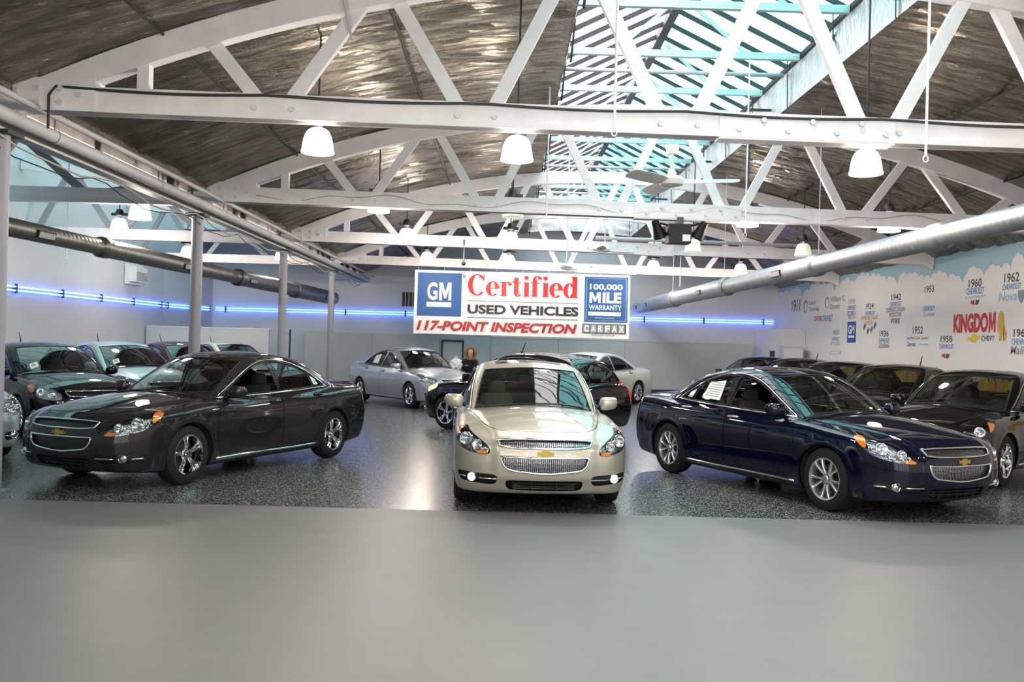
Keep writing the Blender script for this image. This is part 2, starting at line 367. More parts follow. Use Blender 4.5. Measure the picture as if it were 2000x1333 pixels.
# main skylight: ridge, glazing bars, panes, ties
sky = tag(empty('skylight', (RX, 12, EAVE)), 'long gabled skylight of clear and teal panes above the hall', 'skylight')
def part(mb, name, m, root, smooth=False):
    L = root.location; mb.v = [(a-L.x, b-L.y, c-L.z) for a, b, c in mb.v]; return mb.build(name, m, root, smooth)
part(MB().box((RX-.07, SKY_Y0, RIDGE-.10), (RX+.07, SKY_Y1, RIDGE+.06)), 'ridge_beam', 'steel_dark', sky)
for xs in (SKY_X0, SKY_X1): part(MB().box((xs-.04, SKY_Y0, EAVE), (xs+.04, SKY_Y1, EAVE+.07)), 'eave_rail', 'steel_dark', sky)
SP = .66; NP = int((SKY_Y1-SKY_Y0)/SP)
bar_me = {}; pane_me = {}
for s, xe in ((0, SKY_X0), (1, SKY_X1)):
    e, r = Vector((xe-RX, 0, .07)), Vector((.06 if s else -.06, 0, RIDGE-EAVE))
    bar_me[s] = MB().bar(e, r, .035, .07).mesh('glazing_bar')
    nrm = Vector((1 if s else -1, 0, 1)).normalized()
    a, b2 = e+nrm*.04, r+nrm*.04; w2 = SP/2-.012
    vs = [a+Vector((0, -w2, 0)), a+Vector((0, w2, 0)), b2+Vector((0, w2, 0)), b2+Vector((0, -w2, 0))]
    vs += [p+nrm*.006 for p in vs]
    pane_me[s] = MB().add(vs, [(0, 1, 2, 3), (4, 7, 6, 5), (0, 4, 5, 1), (1, 5, 6, 2), (2, 6, 7, 3), (3, 7, 4, 0)]).mesh('pane')
    for k in range(NP+1):
        o = link('glazing_bar', bar_me[s], 'steel_dark', sky); o.location = (0, SKY_Y0+SP*k-12, 0)
        if k < NP:
            o = link('pane', pane_me[s], 'skylight_teal' if s else 'skylight_clear', sky); o.location = (0, SKY_Y0+SP*(k+.5)-12, 0)
tie_me = MB().box((SKY_X0-RX+.05, -.04, -.05), (SKY_X1-RX-.05, .04, .05)).mesh('tie_beam'); rod_me = MB().tube([(SKY_X0-RX+.04, 0, 0), (SKY_X1-RX-.06, 0, 0)], .035, 8).mesh('tie_pipe', True)
strut_me = {s: MB().bar((s*1.0, 0, .04), (s*.12, 0, .80), .04, .05).mesh('strut') for s in (-1, 1)}
rack_me = {s: MB().bar((0, 0, .12), (s*.05, .1, -.62), .012, .045).mesh('opener_rack') for s in (-1, 1)}
for k, y in enumerate(np.arange(-6.3, 33.0, 2.05)):
    o = link('tie_beam', tie_me, 'steel_green', sky); o.location = (0, y-12, 0)
    if k % 2 == 0: o = link('tie_pipe', rod_me, 'pipe_grey', sky); o.location = (0, y-12+.75, -.06)
    for s in (-1, 1):
        o = link('strut', strut_me[s], 'steel_green', sky); o.location = (0, y-12, 0)
        o = link('opener_rack', rack_me[s], 'steel_dark', sky); o.location = ((SKY_X1-RX-.08) if s > 0 else (SKY_X0-RX+.10), y-12+.5, 0)
# aisle skylight, single slope
ask = tag(empty('aisle_skylight', (-9.9, 12, 5.85)), 'single slope pale teal glazed skylight over the side aisle by the left wall', 'skylight')
am = MB().bar((LSKY_X1+9.9, 0, .04), (XW_L+9.9, 0, 1.0), .035, .07).mesh('glazing_bar')
a, b2 = Vector((LSKY_X1+9.9, 0, .08)), Vector((XW_L+9.9, 0, 1.04)); w2 = .53
ap = MB().add([a+Vector((0, -w2, 0)), a+Vector((0, w2, 0)), b2+Vector((0, w2, 0)), b2+Vector((0, -w2, 0))] + [p+Vector((0, 0, .006)) for p in (a+Vector((0, -w2, 0)), a+Vector((0, w2, 0)), b2+Vector((0, w2, 0)), b2+Vector((0, -w2, 0)))], [(0, 1, 2, 3), (4, 7, 6, 5), (0, 4, 5, 1), (1, 5, 6, 2), (2, 6, 7, 3), (3, 7, 4, 0)]).mesh('pane')
for k in range(37):
    y = Y_F+1.08*k
    if y > 32: break
    o = link('glazing_bar', am, 'steel_dark', ask); o.location = (0, y-12, 0)
    o = link('pane', ap, 'skylight_pale', ask); o.location = (0, y+.54-12, 0)
part(MB().box((LSKY_X1-.06, Y_F, 5.85), (LSKY_X1+.02, 32.4, 5.92)), 'eave_rail', 'steel_dark', ask)
struct(MB().box((XW_L-.3, 32.0, 5.3), (LSKY_X1, 32.3, 7.2)).build('wall_aisle_end', 'wall_white'))
# ------------------------------------------------------------------ bowstring trusses
BAYS = [-8.8+.0, -2.7, 3.4, 9.5, 15.6, 21.7, 27.8]
ZB = 3.995
bolt_me = MB().lathe([(0, -.03), (.028, -.03), (.032, -.012), (.032, 0)], 6, 'Y').mesh('bolt')
def chord_box(x0, x1, h0, h1, th, y0=0., fz=lambda x: tilt(x), n=2):
    xs = np.linspace(x0, x1, n); mb = MB(); vs = []
    for x in xs: vs += [(x, y0-th/2, fz(x)+h0), (x, y0+th/2, fz(x)+h0), (x, y0+th/2, fz(x)+h1), (x, y0-th/2, fz(x)+h1)]
    fs = [(3, 2, 1, 0), tuple(4*(n-1)+k for k in range(4))]
    for i in range(n-1):
        for k in range(4): fs.append((4*i+k, 4*i+(k+1) % 4, 4*i+4+(k+1) % 4, 4*i+4+k))
    return mb.add(vs, fs)
BN = [-2.40, -.33, 1.75, 3.82, 5.9, 7.95]; TN = [-3.25, -1.36, .68, 2.78, 4.85, 6.92, 8.75]
def main_truss(y, label):
    r = tag(empty('roof_truss', (0, y, 0)), label, 'truss', 'white bowstring trusses across the hall')
    chord_box(COLX+.06, XW_R-.02, ZB-.13, ZB+.13, .16).build('bottom_chord', 'truss_white', r)
    chord_box(COLX+.45, XW_R-.1, -.13, -.131+.06, .22, 0, lambda x: ZB+tilt(x)-.0).build('bottom_plank', 'truss_white', r)
    chord_box(COLX+.10, XW_R-.02, 0, .27, .16, 0, lambda x: arc(x), 48).build('top_chord', 'truss_white', r)
    chord_box(COLX-.05, COLX+1.0, ZB-.13, ZB+.20, .24).build('heel_plate', 'truss_white', r)
    chord_box(XW_R-1.05, XW_R-.02, ZB-.132, ZB+.20, .24).build('heel_plate', 'truss_white', r)
    chord_box(2.15, 3.95, ZB-.15, ZB+.125, .21).build('splice_plate', 'truss_white', r)
    webs = []
    for i, b in enumerate(BN):
        webs.append(((b-.20, ZB+tilt(b)+.10), (TN[i]+.17, arc(TN[i]+.17)+.06)))
        webs.append(((b+.18, ZB+tilt(b)+.10), (TN[i+1]-.17, arc(TN[i+1]-.17)+.06)))
    for k, (p, q) in enumerate(webs):
        MB().bar((p[0], (-1)**k*.02, p[1]), (q[0], (-1)**k*.02, q[1]), .085, .14, (0, 1, 0) if False else (0, 0, 1)).build('web', 'truss_white', r)
    for x in (-3.75, 9.1): MB().box((x-.06, -.06, ZB+tilt(x)+.1), (x+.06, .06, arc(x)+.06)).build('post', 'truss_white', r)
    for x in (-4.95, -4.7, -4.7, -4.45, -4.45): 
        pass
    for (x, dz, yy) in [(-5.0, .06, -.12), (-4.78, .09, -.12), (-4.78, -.05, -.12), (-4.55, .09, -.12), (-4.55, -.05, -.12), (-4.36, .03, -.12)] + [(2.35+.25*k, (.05 if k % 2 else -.05), -.105) for k in range(7)] + [(b+d, -.02, -.08) for b in BN for d in (-.2, .18)]:
        o = link('bolt', bolt_me, 'bolt_white', r); o.location = (x, yy, ZB+tilt(x)+dz)
    return r
TL = ['white bowstring truss far behind the viewer', 'white bowstring truss just behind the viewer', 'white bowstring truss overhead nearest the viewer', 'nearest white bowstring truss in view, black cable along its bottom chord',
      'white bowstring truss second in view, carrying the black speakers', 'white bowstring truss third in view', 'white bowstring truss holding the sales banner']
for k, y in enumerate(BAYS):
    if k == 0: continue
    main_truss(y, TL[k])
def aisle_truss(y, label):
    r = tag(empty('aisle_truss', (0, y, 0)), label, 'truss', 'trusses across the side aisle')
    az = lambda x: arc(x, 0., -13.0)-tilt(x)
    chord_box(XW_L+.02, COLX-.10, ZB-.16, ZB+.09, .15, 0, lambda x: 0.).build('bottom_chord', 'truss_white', r)
    chord_box(XW_L+.02, COLX-.12, 0, .25, .15, 0, az, 24).build('top_chord', 'truss_white', r)
    for k, (xb, xt) in enumerate(((-6.9, -6.1), (-7.1, -8.1), (-9.0, -8.3), (-9.2, -10.1), (-11.0, -10.3))):
        MB().bar((xb, (-1)**k*.02, ZB), (xt, (-1)**k*.02, az(xt)+.06), .08, .13).build('web', 'column_grey', r)
for y, l in ((9.5, 'aisle truss beside the nearest column'), (15.6, 'aisle truss above the nearest glowing aisle lamp'), (21.7, 'aisle truss middle of the side aisle'), (27.8, 'aisle truss nearest the back wall')): aisle_truss(y, l)
# columns and the girder on them
for k, (y, l) in enumerate(((9.5, 'round grey column at the left edge, nearest the viewer'), (15.6, 'round grey column second from the viewer'), (21.7, 'round grey column third from the viewer'), (27.8, 'round grey column farthest from the viewer'), (3.4, 'round grey column left of the viewer, out of frame'))):
    if k == 4: continue
    c = tag(empty('column', (COLX, y, 0)), l, 'column', 'round columns along the side aisle')
    MB().lathe([(.095, .0), (.095, 3.66)], 20).build('shaft', 'column_grey', c, True)
    MB().box((-.16, -.16, 3.66), (.16, .16, 3.70)).build('cap_plate', 'steel_dark', c)
    MB().box((-.13, -.13, 0), (.13, .13, .02)).build('base_plate', 'column_grey', c)
tag(MB().box((COLX-.08, Y_F, 3.70), (COLX+.08, Y_B, 3.855)).build('girder', 'girder_cream'), 'long cream girder resting on the round columns', 'girder')
# pipes by the columns
pr = tag(empty('ceiling_pipe', (-5.0, 13, 3.88)), 'thick grey overhead pipe running along the columns', 'pipe')
part(MB().tube([(-4.98, Y_F+.1, 3.80), (-4.98, 33.6, 3.80)], .075, 16), 'pipe', 'pipe_grey', pr, True)
for y in np.arange(1.0, 33, 3.05):
    part(MB().tube([(-4.98, y, 3.86), (-4.98, y, arc(-4.98)+.1)], .010, 6), 'hanger', 'pipe_grey', pr)
    part(MB().lathe([(.083, -.03), (.085, 0), (.083, .03)], 16, 'Y', (-4.98, y, 3.80)), 'pipe_collar', 'pipe_grey', pr, True)
tag(MB().tube([(-4.78, Y_F+.1, 3.93), (-4.78, 33.6, 3.93)], .035, 10).build('conduit', 'pipe_grey', None, True), 'thin grey conduit above the thick ceiling pipe', 'pipe')
def wavy(x, z, y0, y1, sag, n=60, step=3.05, ph=0):
    return [(x+.03*math.sin(y*1.3+ph), y, z - sag*abs(math.sin(math.pi*(y/step)+ph)) + .015*math.sin(y*5+ph)) for y in np.linspace(y0, y1, n)]
tag(MB().tube(wavy(-5.12, 3.66, 6, 33, .13), .012, 5).build('cable', 'cable_tan'), 'tan cable sagging under the thick ceiling pipe', 'cable')
tag(MB().tube(wavy(-5.17, 3.62, 6, 33, .16, ph=.4), .008, 5).build('cable', 'cable_black'), 'thin black cable sagging under the thick ceiling pipe', 'cable')
cb = [(-4.66, 9.36, 3.72), (-4.66, 9.36, 4.06), (-4.60, 9.37, 4.15)] + [(x, 9.385, ZB+tilt(x)+.11-.03*abs(math.sin((x+4.5)*1.5))) for x in np.linspace(-4.2, 9.8, 50)]
tag(MB().tube(cb, .014, 6).build('cable', 'cable_black'), 'black cable along the bottom chord of the nearest truss', 'cable')
cb = [(x, 15.50, ZB+tilt(x)+.0+.06*math.sin(2.1*x)+.03*math.sin(5.7*x)) for x in np.linspace(-4.6, 9.8, 90)]
tag(MB().tube(cb, .007, 5).build('cable', 'cable_tan'), 'thin wavy wire stapled to the second truss', 'cable')
# ventilation ducts
def duct(name, label, p, q, steps, m, vents, collars):
    p, q = Vector(p), Vector(q); d = (q-p); Lg = d.length
    r = empty(name, p); r.rotation_euler = d.to_track_quat('Z', 'Y').to_euler()
    tag(r, label, 'duct', 'spiral ventilation ducts')
    for a, b2, rad in steps:
        MB().lathe([(0, a*Lg), (rad, a*Lg), (rad, b2*Lg), (0, b2*Lg)], 28).build('duct_section', m, r, True)
    for a, rad in collars:
        MB().lathe([(rad-.02, a*Lg-.22), (rad+.012, a*Lg-.16), (rad+.016, a*Lg-.14), (rad+.016, a*Lg+.06), (rad, a*Lg+.08)], 28).build('collar', m, r, True)
    return r, Lg
rd, Lg = duct('spiral_duct', 'silver spiral duct hanging under the trusses on the right', (5.03, 5.0, 3.03), (4.86, 33.2, 3.06), [(0, .20, .125), (.20, .345, .145), (.345, .55, .165), (.55, .76, .195), (.76, 1., .225)], 'duct_galv', [], [(.20, .145), (.345, .165), (.55, .195), (.76, .225)])
def duct_vent(r, z, ang, rad, ln):
    g = empty('vent', (0, 0, z)); g.rotation_euler = (0, 0, ang); g.parent = r
    g2 = MB().box((rad-.02, -.055, -ln/2), (rad+.02, .055, ln/2)).build('vent_frame', 'black_plastic' , r); g2.location = (0, 0, z); g2.rotation_euler = (0, 0, ang)
    g3 = MB().box((rad, -.04, -ln/2+.02), (rad+.025, .04, ln/2-.02)).build('vent_louvre', 'duct_galv', r); g3.location = (0, 0, z); g3.rotation_euler = (0, 0, ang)
    bpy.data.objects.remove(g)
inv = rd.rotation_euler.to_matrix().inverted()
def facing(r, v): 
    w3 = r.rotation_euler.to_matrix().inverted() @ Vector(v); return math.atan2(w3.y, w3.x)
for fr, rad, ln in ((.40, .165, .5), (.62, .195, .45), (.90, .225, .4), (.975, .225, .3)): duct_vent(rd, fr*Lg, facing(rd, (-1, -.0, -.15)), rad, ln)
ld, Lg2 = duct('spiral_duct', 'dark olive spiral duct hanging in the left aisle', (-6.62, 6.5, 3.0), (-5.80, 31.2, 3.0), [(0, .33, .125), (.33, .60, .15), (.60, .80, .185), (.80, 1., .215)], 'duct_olive', [], [(.33, .15), (.60, .185), (.80, .215)])
for fr, rad, ln in ((.25, .125, .45), (.46, .15, .5), (.62, .185, .5), (.72, .185, .4), (.93, .215, .35)): duct_vent(ld, fr*Lg2, facing(ld, (1, -.2, -.25)), rad, ln)
for y, rad, l in ((8.5, .125, 'hanger wire nearest the viewer on the silver duct'), (14.6, .145, 'second hanger wire on the silver duct'), (20.7, .195, 'third hanger wire on the silver duct'), (26.8, .225, 'farthest hanger wire on the silver duct')):
    x = 5.03-.17*(y-5)/28.2
    tag(MB().tube([(x, y, 3.03+.03*(y-5)/28.2+rad+.002), (x, y+.03, roofz(x)+.01)], .006, 5).build('duct_wire', 'rod_white'), l, 'wire')
# ------------------------------------------------------------------ lamps, fans, speakers, rods
lamp_parts = {
 'ballast': (MB().lathe([(0, .34), (.06, .33), (.085, .27), (.085, .20), (.05, .17), (0, .17)], 16).box((-.17, -.03, .19), (.17, .03, .25)).mesh('ballast', True, .6), 'dark_metal'),
 'neck': (MB().lathe([(.05, .17), (.05, .12), (.085, .115)], 16).mesh('neck', True, .6), 'silver_alloy'),
 'shade': (MB().lathe([(.0, .135), (.085, .13), (.125, .10), (.155, .04), (.172, -.04), (.182, -.12), (.188, -.125), (.19, -.145), (.182, -.15), (.17, -.13), (.0, -.10)], 28).mesh('shade', True, .8), 'lamp_glow')}
def lamp(x, y, z, label, on=True):
    r = tag(empty('pendant_lamp', (x, y, z)), label, 'lamp', 'pendant high bay lamps'); h = (roofz(x) if x > COLX else (aisz(x) if x > LSKY_X1 else 5.93+(LSKY_X1-x)/2.9*.96))-z
    if SKY_X0 < x < SKY_X1: h = 5.80-z; MB().box((-.02, -.02, h-.02), (SKY_X1-x+.01, .02, h+.02)).build('arm', 'steel_dark', r)
    MB().tube([(0, 0, .30), (0, 0, h+.02)], .012, 6).build('stem', 'steel_dark', r)
    for n, (me, m) in lamp_parts.items(): link(n, me, m if n != 'shade' or on else 'lamp_shade_off_glow', r)
    if on:
        l = bpy.data.lights.new('lamp_bulb', 'POINT'); l.energy = 110; l.color = (1, .88, .74); l.shadow_soft_size = .16
        o = bpy.data.objects.new('lamp_bulb', l); COL.objects.link(o); o.parent = r; o.location = (0, 0, -.26)
rows = [(10.65, 'nearest row'), (15.85, 'second row'), (20.4, 'third row'), (25.8, 'farthest row')]
cols = [(-2.2, 'left of the skylight, outer'), (.10, 'left of the skylight, inner'), (4.15, 'right of the skylight, inner'), (6.6, 'right of the skylight, outer')]
for i, (y, a) in enumerate(rows):
    for j, (x, b) in enumerate(cols):
        if i == 0 and j == 3: continue
        on = (i, j) not in ((1, 1), (2, 2), (2, 3))
        lamp(x, y, 3.98+tilt(x)+(-.05 if i == 0 else 0), ('lit' if on else 'unlit') + ' pendant lamp, %s, %s' % (b, a), on)
for y, a in ((5.5, 'row just ahead of the viewer'), (.35, 'row above the viewer'), (-4.8, 'row behind the viewer')):
    for x, b in cols: lamp(x, y, 3.95+tilt(x), 'lit pendant lamp, %s, %s' % (b, a))
for x, y, z, l in ((-6.3, 15.9, 3.77, 'lit pendant lamp in the aisle by the second column'), (-8.45, 20.2, 4.02, 'lit pendant lamp in the middle of the aisle above the olive duct'), (-8.95, 26.0, 4.0, 'lit pendant lamp far back in the aisle near the left wall'), (-6.2, 25.6, 3.95, 'lit pendant lamp far back in the aisle beside the third column')): lamp(x, y, z, l)
def fan(x, y, z, a0, label, drop=.42):
    r = tag(empty('ceiling_fan', (x, y, z), a0), label, 'ceiling fan', 'white ceiling fans')
    MB().lathe([(0, drop), (.075, drop), (.075, drop-.03), (.05, drop-.10), (.0, drop-.10)], 20).build('canopy', 'fan_white', r, True)
    MB().tube([(0, 0, .08), (0, 0, drop-.08)], .016, 10).build('downrod', 'fan_white', r, True)
    MB().lathe([(0, .10), (.035, .10), (.045, .04), (.11, .02), (.135, -.02), (.125, -.07), (.06, -.09), (0, -.09)], 24).build('motor', 'fan_white', r, True)
    for k in range(3):
        t = 2*math.pi*k/3; me = MB(); st = [(.12, .05, .015), (.2, .07, .02), (.45, .085, .02), (.68, .075, .018), (.72, .04, .01)]
        vs = []
        for rr, wv, dz in st: vs += [(rr, -wv, -.045-dz*1.6), (rr, wv, -.045+dz*1.6), (rr, wv, -.037+dz*1.6), (rr, -wv, -.037-dz*1.6)]
        fs = [(3, 2, 1, 0), tuple(16+q for q in range(4))] + [(4*i+q, 4*i+(q+1) % 4, 4*i+4+(q+1) % 4, 4*i+4+q) for i in range(4) for q in range(4)]
        o = me.add(vs, fs).build('blade', 'fan_blade', r); o.rotation_euler = (0, 0, t)
fan(1.77, 9.95, 3.50, -.30, 'white ceiling fan hung from the nearest truss', .36)
fan(2.30, 21.4, 3.92, .25, 'white ceiling fan under the middle of the skylight', .45)
fan(2.0, 27.3, 3.95, 0., 'white ceiling fan above the sales banner', .45)
sp = tag(empty('speaker_cluster', (2.92, 15.55, 3.62)), 'black speaker box with two angled black horns under the second truss', 'speaker')
MB().box((-.05, -.12, .10), (.05, .12, .24)).build('bracket', 'dark_metal', sp)
MB().box((-.20, -.16, -.20), (.18, .16, .12)).build('cabinet', 'black_plastic', sp)
MB().box((.03, -.168, -.17), (.16, -.161, -.06)).build('label_plate', 'paper_white', sp)
for s in (-1, 1):
    o = MB().lathe([(0, .16), (.06, .16), (.075, .05), (.125, -.13), (.12, -.14), (.0, -.09)], 20).build('horn', 'black_plastic', sp, True); o.location = (s*.36, 0, .03); o.rotation_euler = (.35, s*.45, 0)
    MB().tube([(s*.15, 0, .10), (s*.33, 0, .14)], .018, 6).build('arm', 'black_plastic', sp)
for (x, y, z0, z1, l) in ((.92, 8.05, 3.52, 6.16, 'white hanging rod left of the skylight, nearest the viewer'), (3.66, 8.05, 3.37, 6.16, 'white hanging rod right of the skylight, nearest the viewer'), (3.69, 14.2, 3.42, 6.16, 'white hanging rod in front of the second truss, right'), (.62, 14.4, 3.62, roofz(.62), 'white hanging rod in front of the second truss, left'), (4.8, 25.2, 3.3, roofz(4.8), 'white hanging rod far back to the right of the banner'), (1.35, 20.35, 3.5, 6.16, 'white hanging rod under the skylight before the third truss'), (-8.3, 17.5, 2.95, aisz(-8.3), 'white hanging rod in the side aisle')):
    MBt = MB().tube([(x, y, z1), (x, y, z0+.05)], .012, 8).tube([(x+.022*math.sin(a), y, z0+.02-.03*math.cos(a)) for a in np.linspace(0, 2*math.pi, 13)[:-1]], .006, 5, closed=True)
    tag(MBt.build('hanging_rod', 'rod_white', None, True), l, 'rod', 'rods with hooked ends hanging from the roof')
# conduits seen against the roof and a security camera
tag(MB().tube([(-1.75, 9.2, 5.75), (-1.72, 9.3, 5.15), (-1.62, 9.36, 4.72)], .014, 6).build('conduit', 'pipe_grey'), 'bent grey conduit dropping across the nearest arched chord', 'pipe')
tag(MB().tube([(-.98, 21.605, 4.05), (-.98, 21.605, 3.52)], .02, 8).lathe([(0, .04), (.045, .02), (.05, -.02), (.03, -.05), (0, -.06)], 12, 'Z', (-.98, 21.605, 3.50)).build('security_camera', 'dark_metal'), 'small dark security camera on a short drop pole', 'camera')
tag(MB().tube([(2.1, 21.56, 4.18), (6.9, 21.56, 4.12)], .045, 10).build('conduit', 'pipe_grey', None, True), 'pale horizontal pipe lying along the third truss', 'pipe')
# ------------------------------------------------------------------ back wall fittings
def partition(name, x0, x1, y, h, m, label):
    r = tag(empty(name, ((x0+x1)/2, y, 0)), label, 'partition'); hw = (x1-x0)/2
    MB().box((-hw, -.05, 0), (hw, .05, h)).build('panel', m, r)
    MB().box((-hw-.01, -.065, h), (hw+.01, .065, h+.035)).build('cap_rail', 'wall_white', r)
    for k in range(1, int(hw*2/2.4)): MB().box((-hw+k*2.4-.008, -.056, .0), (-hw+k*2.4+.008, -.0505, h)).build('joint_strip', 'column_grey', r)
    MB().box((-hw, -.062, 0), (hw, -.051, .12)).build('kick_strip', 'steel_dark', r)
partition('low_partition', -11.33, -7.45, 29.4, 1.86, 'partition_grey', 'low grey partition at the left behind the parked row')
partition('low_partition', -7.1, -2.30, 33.1, 1.86, 'partition_grey', 'low grey partition left of the small door')
partition('low_partition', -.42, 8.95, 33.1, 1.83, 'partition_grey', 'long low grey partition right of the small door')
r = tag(empty('door_bay', (-1.36, 33.15, 0)), 'pale blue door bay with small framed window behind the person', 'door')
MB().box((-.93, -.05, 0), (.93, .05, 1.9)).build('panel', 'partition_blue', r)
MB().box((-.86, -.085, .02), (-.05, -.052, 1.66)).build('door_leaf', 'partition_grey', r)
fr = MB().box((-.86, -.11, .0), (-.80, -.086, 1.70)).box((-.11, -.11, 0), (-.05, -.086, 1.70)).box((-.80, -.11, 1.63), (-.11, -.086, 1.70)).build('door_frame', 'steel_dark', r)
MB().tube([(-.17, -.13, .92), (-.17, -.13, 1.04)], .015, 8).build('handle', 'silver_alloy', r)
r = tag(empty('gate', (-7.28, 31.0, 0)), 'narrow grey metal gate between the two left partitions', 'gate')
for x in (-.15, .12): MB().box((x-.025, -.03, 0), (x+.025, .03, 1.9)).build('post', 'steel_dark', r)
for z in (.3, 1.0, 1.75): MB().box((-.12, -.015, z-.02), (.09, .015, z+.02)).build('rail', 'pipe_grey', r)
bx = tag(empty('corner_booth', (9.69, 32.3, 0)), 'white corner booth with a small window beside the mural', 'booth')
MB().box((-.41, -1.6, 0), (.40, 1.58, 2.38)).build('booth_walls', 'wall_white', bx)
MB().box((-.43, -1.05, .8), (-.412, -.35, 1.95)).build('opening_frame', 'white_plastic', bx); MB().box((-.445, -.98, 1.1), (-.431, -.42, 1.62)).build('opening', 'steel_dark', bx)
MB().box((-.47, -.30, 1.25), (-.412, -.18, 1.5)).build('telephone', 'white_plastic', bx)
cbn = tag(empty('cabinet', (9.28, 30.35, 0)), 'short pale cabinet standing in front of the corner booth', 'cabinet')
MB().box((-.1, -.25, 0), (.55, .28, 1.80)).build('body', 'partition_grey', cbn); MB().box((-.08, -.268, .1), (.53, -.251, 1.7)).build('door', 'wall_white', cbn); MB().box((.44, -.285, .9), (.47, -.269, 1.05)).build('handle', 'steel_dark', cbn)
vg = tag(empty('wall_vent', (-3.5, Y_B-.03, 3.15)), 'dark louvred vent on the back wall left of the banner', 'vent')
MB().box((-.28, -.01, -.30), (.28, .03, .30)).build('frame', 'wall_white', vg)
for k in range(4): MB().box((-.25+.13*k, -.022, -.26), (-.25+.13*k+.10, -.011, .26)).build('louvre', 'steel_dark', vg)
ac = tag(empty('air_conditioner', (XW_L+.02, 28.25, 3.42)), 'white air conditioner set high in the left wall', 'air conditioner')
MB().box((0, -.58, -.30), (.10, .58, .32)).build('surround', 'white_plastic', ac); MB().box((.10, -.45, -.22), (.30, .45, .22)).build('case', 'white_plastic', ac)
for k in range(6): MB().box((.301, -.40, -.18+.045*k), (.312, .40, -.155+.045*k)).build('louvre', 'column_grey', ac)
# neon strips
def neon(name, p, q, label):
    p, q = Vector(p), Vector(q); r = tag(empty(name, p), label, 'neon light', 'blue neon strips'); d = q-p; n = max(2, int(d.length/2.2))
    out = Vector((0, 0, 1)).cross(d).normalized()
    for z in (-.045, .045): MB().tube([Vector((0, 0, z))+d*.002, d*.998+Vector((0, 0, z))], .017, 8).build('neon_tube', 'neon_blue', r, True)
    for k in range(n+1):
        c = d*(.02+.96*k/n); MB().bar(c+Vector((0, 0, -.11)), c+Vector((0, 0, .11)), .05, .05).bar(c, c+out*.085, .04, .03).build('bracket', 'neon_bracket', r)
neon('neon_strip', (XW_L+.09, 12.0, 2.62), (XW_L+.09, 30.9, 2.60), 'double blue neon strip along the left wall')
neon('neon_strip', (XW_L+.10, 31.0, 2.60), (-10.72, Y_B-.12, 2.60), 'short double blue neon strip across the angled corner wall')
neon('neon_strip', (-10.6, Y_B-.09, 2.60), (9.95, Y_B-.09, 2.66), 'long double blue neon strip along the back wall')
# ------------------------------------------------------------------ sales banner
BX0, BX1, BZ0, BZ1, BY = -2.70, 3.76, 1.865, 3.77, 27.60
BW, BH = BX1-BX0, BZ1-BZ0
ban = tag(empty('sales_banner', (0, BY, 0)), 'white vinyl banner advertising certified used vehicles, hung from a truss', 'banner')
vs = []; nx, nz = 40, 8
for i in range(nx+1):
    for k in range(nz+1): vs.append((BX0+BW*i/nx, .012+.006*math.sin(i*.9)*math.sin(k*.7), BZ0+BH*k/nz))
MB().add(vs, [[i*(nz+1)+k, (i+1)*(nz+1)+k, (i+1)*(nz+1)+k+1, i*(nz+1)+k+1] for i in range(nx) for k in range(nz)]).build('sheet', 'banner_white', ban, True, None)
RX_, UP_ = (1, 0, 0), (0, 0, 1)
def BP(u, v, d=0.): return (BX0+BW*u, -.006-d, BZ1-BH*v)
def brect(name, u0, v0, u1, v1, m, d=.0, parent=ban):
    a, b = BP(u0, v1, d), BP(u1, v0, d); return MB().box((a[0], a[1]-.002, a[2]), (b[0], a[1], b[2])).build(name, m, parent)
def btext(body, u0, v0, u1, v1, m, bold=.0, shear=0., d=.006, name='lettering'):
    return text(name, body, (u1-u0)*BW, (v1-v0)*BH, BP((u0+u1)/2, (v0+v1)/2, d), RX_, UP_, m, ban, bold, shear)
LETTER_M = [(-.5, -.5), (-.5, .5), (-.21, .5), (0, -.06), (.21, .5), (.5, .5), (.5, -.5), (.27, -.5), (.27, .10), (.08, -.38), (-.08, -.38), (-.27, .10), (-.27, -.5)]
def letter_m(wd, ht, c, right, up, m, parent): return poly_plate('letter', [(a*wd, b*ht) for a, b in LETTER_M], c, right, up, m, parent)
brect('blue_square', .015, .04, .218, .715, 'gm_blue')
btext('G', .060, .19, .107, .47, 'banner_white', .03); letter_m(.056*BW, .28*BH, BP(.143, .33, .006), RX_, UP_, 'banner_white', ban); brect('underline', .058, .50, .172, .575, 'banner_white', .004)
btext('®', .222, .05, .236, .12, 'banner_black', .0)
brect('rule', .247, .455, .763, .468, 'banner_rule'); brect('rule', .247, .715, .763, .728, 'banner_rule')
btext('USED VEHICLES', .248, .52, .762, .665, 'banner_black', .035)
btext('117-POINT INSPECTION', .014, .79, .758, .945, 'banner_darkred', .04, .22)
brect('blue_square', .790, .035, .990, .745, 'gm_blue')
for u0, v0, u1, v1 in ((.796, .055, .984, .062), (.796, .72, .984, .727), (.796, .055, .799, .727), (.981, .055, .984, .727)): brect('border_line', u0, v0, u1, v1, 'mural_lightblue', .004)
btext('100,000', .812, .145, .965, .25, 'banner_white', .03); letter_m(.052*BW, .17*BH, BP(.838, .36, .006), RX_, UP_, 'banner_white', ban); btext('ILE', .873, .275, .960, .445, 'banner_white', .045)
btext('WARRANTY', .810, .475, .962, .555, 'banner_white', .02); brect('underline', .808, .585, .960, .645, 'banner_white', .004)
btext('LIMITED POWERTRAIN', .84, .675, .93, .692, 'banner_white', 0.)
brect('wordmark_backing', .783, .775, .985, .925, 'banner_black')
for k, ch in enumerate('CARFAX'):
    u = .787+.0325*k; brect('letter_tile', u, .785, u+.029, .915, 'banner_rule', .003); btext(ch, u+.003, .80, u+.026, .90, 'banner_white', .04, 0, .010)
btext('CERTIFIED DEALER', .825, .94, .935, .962, 'banner_black', .0)
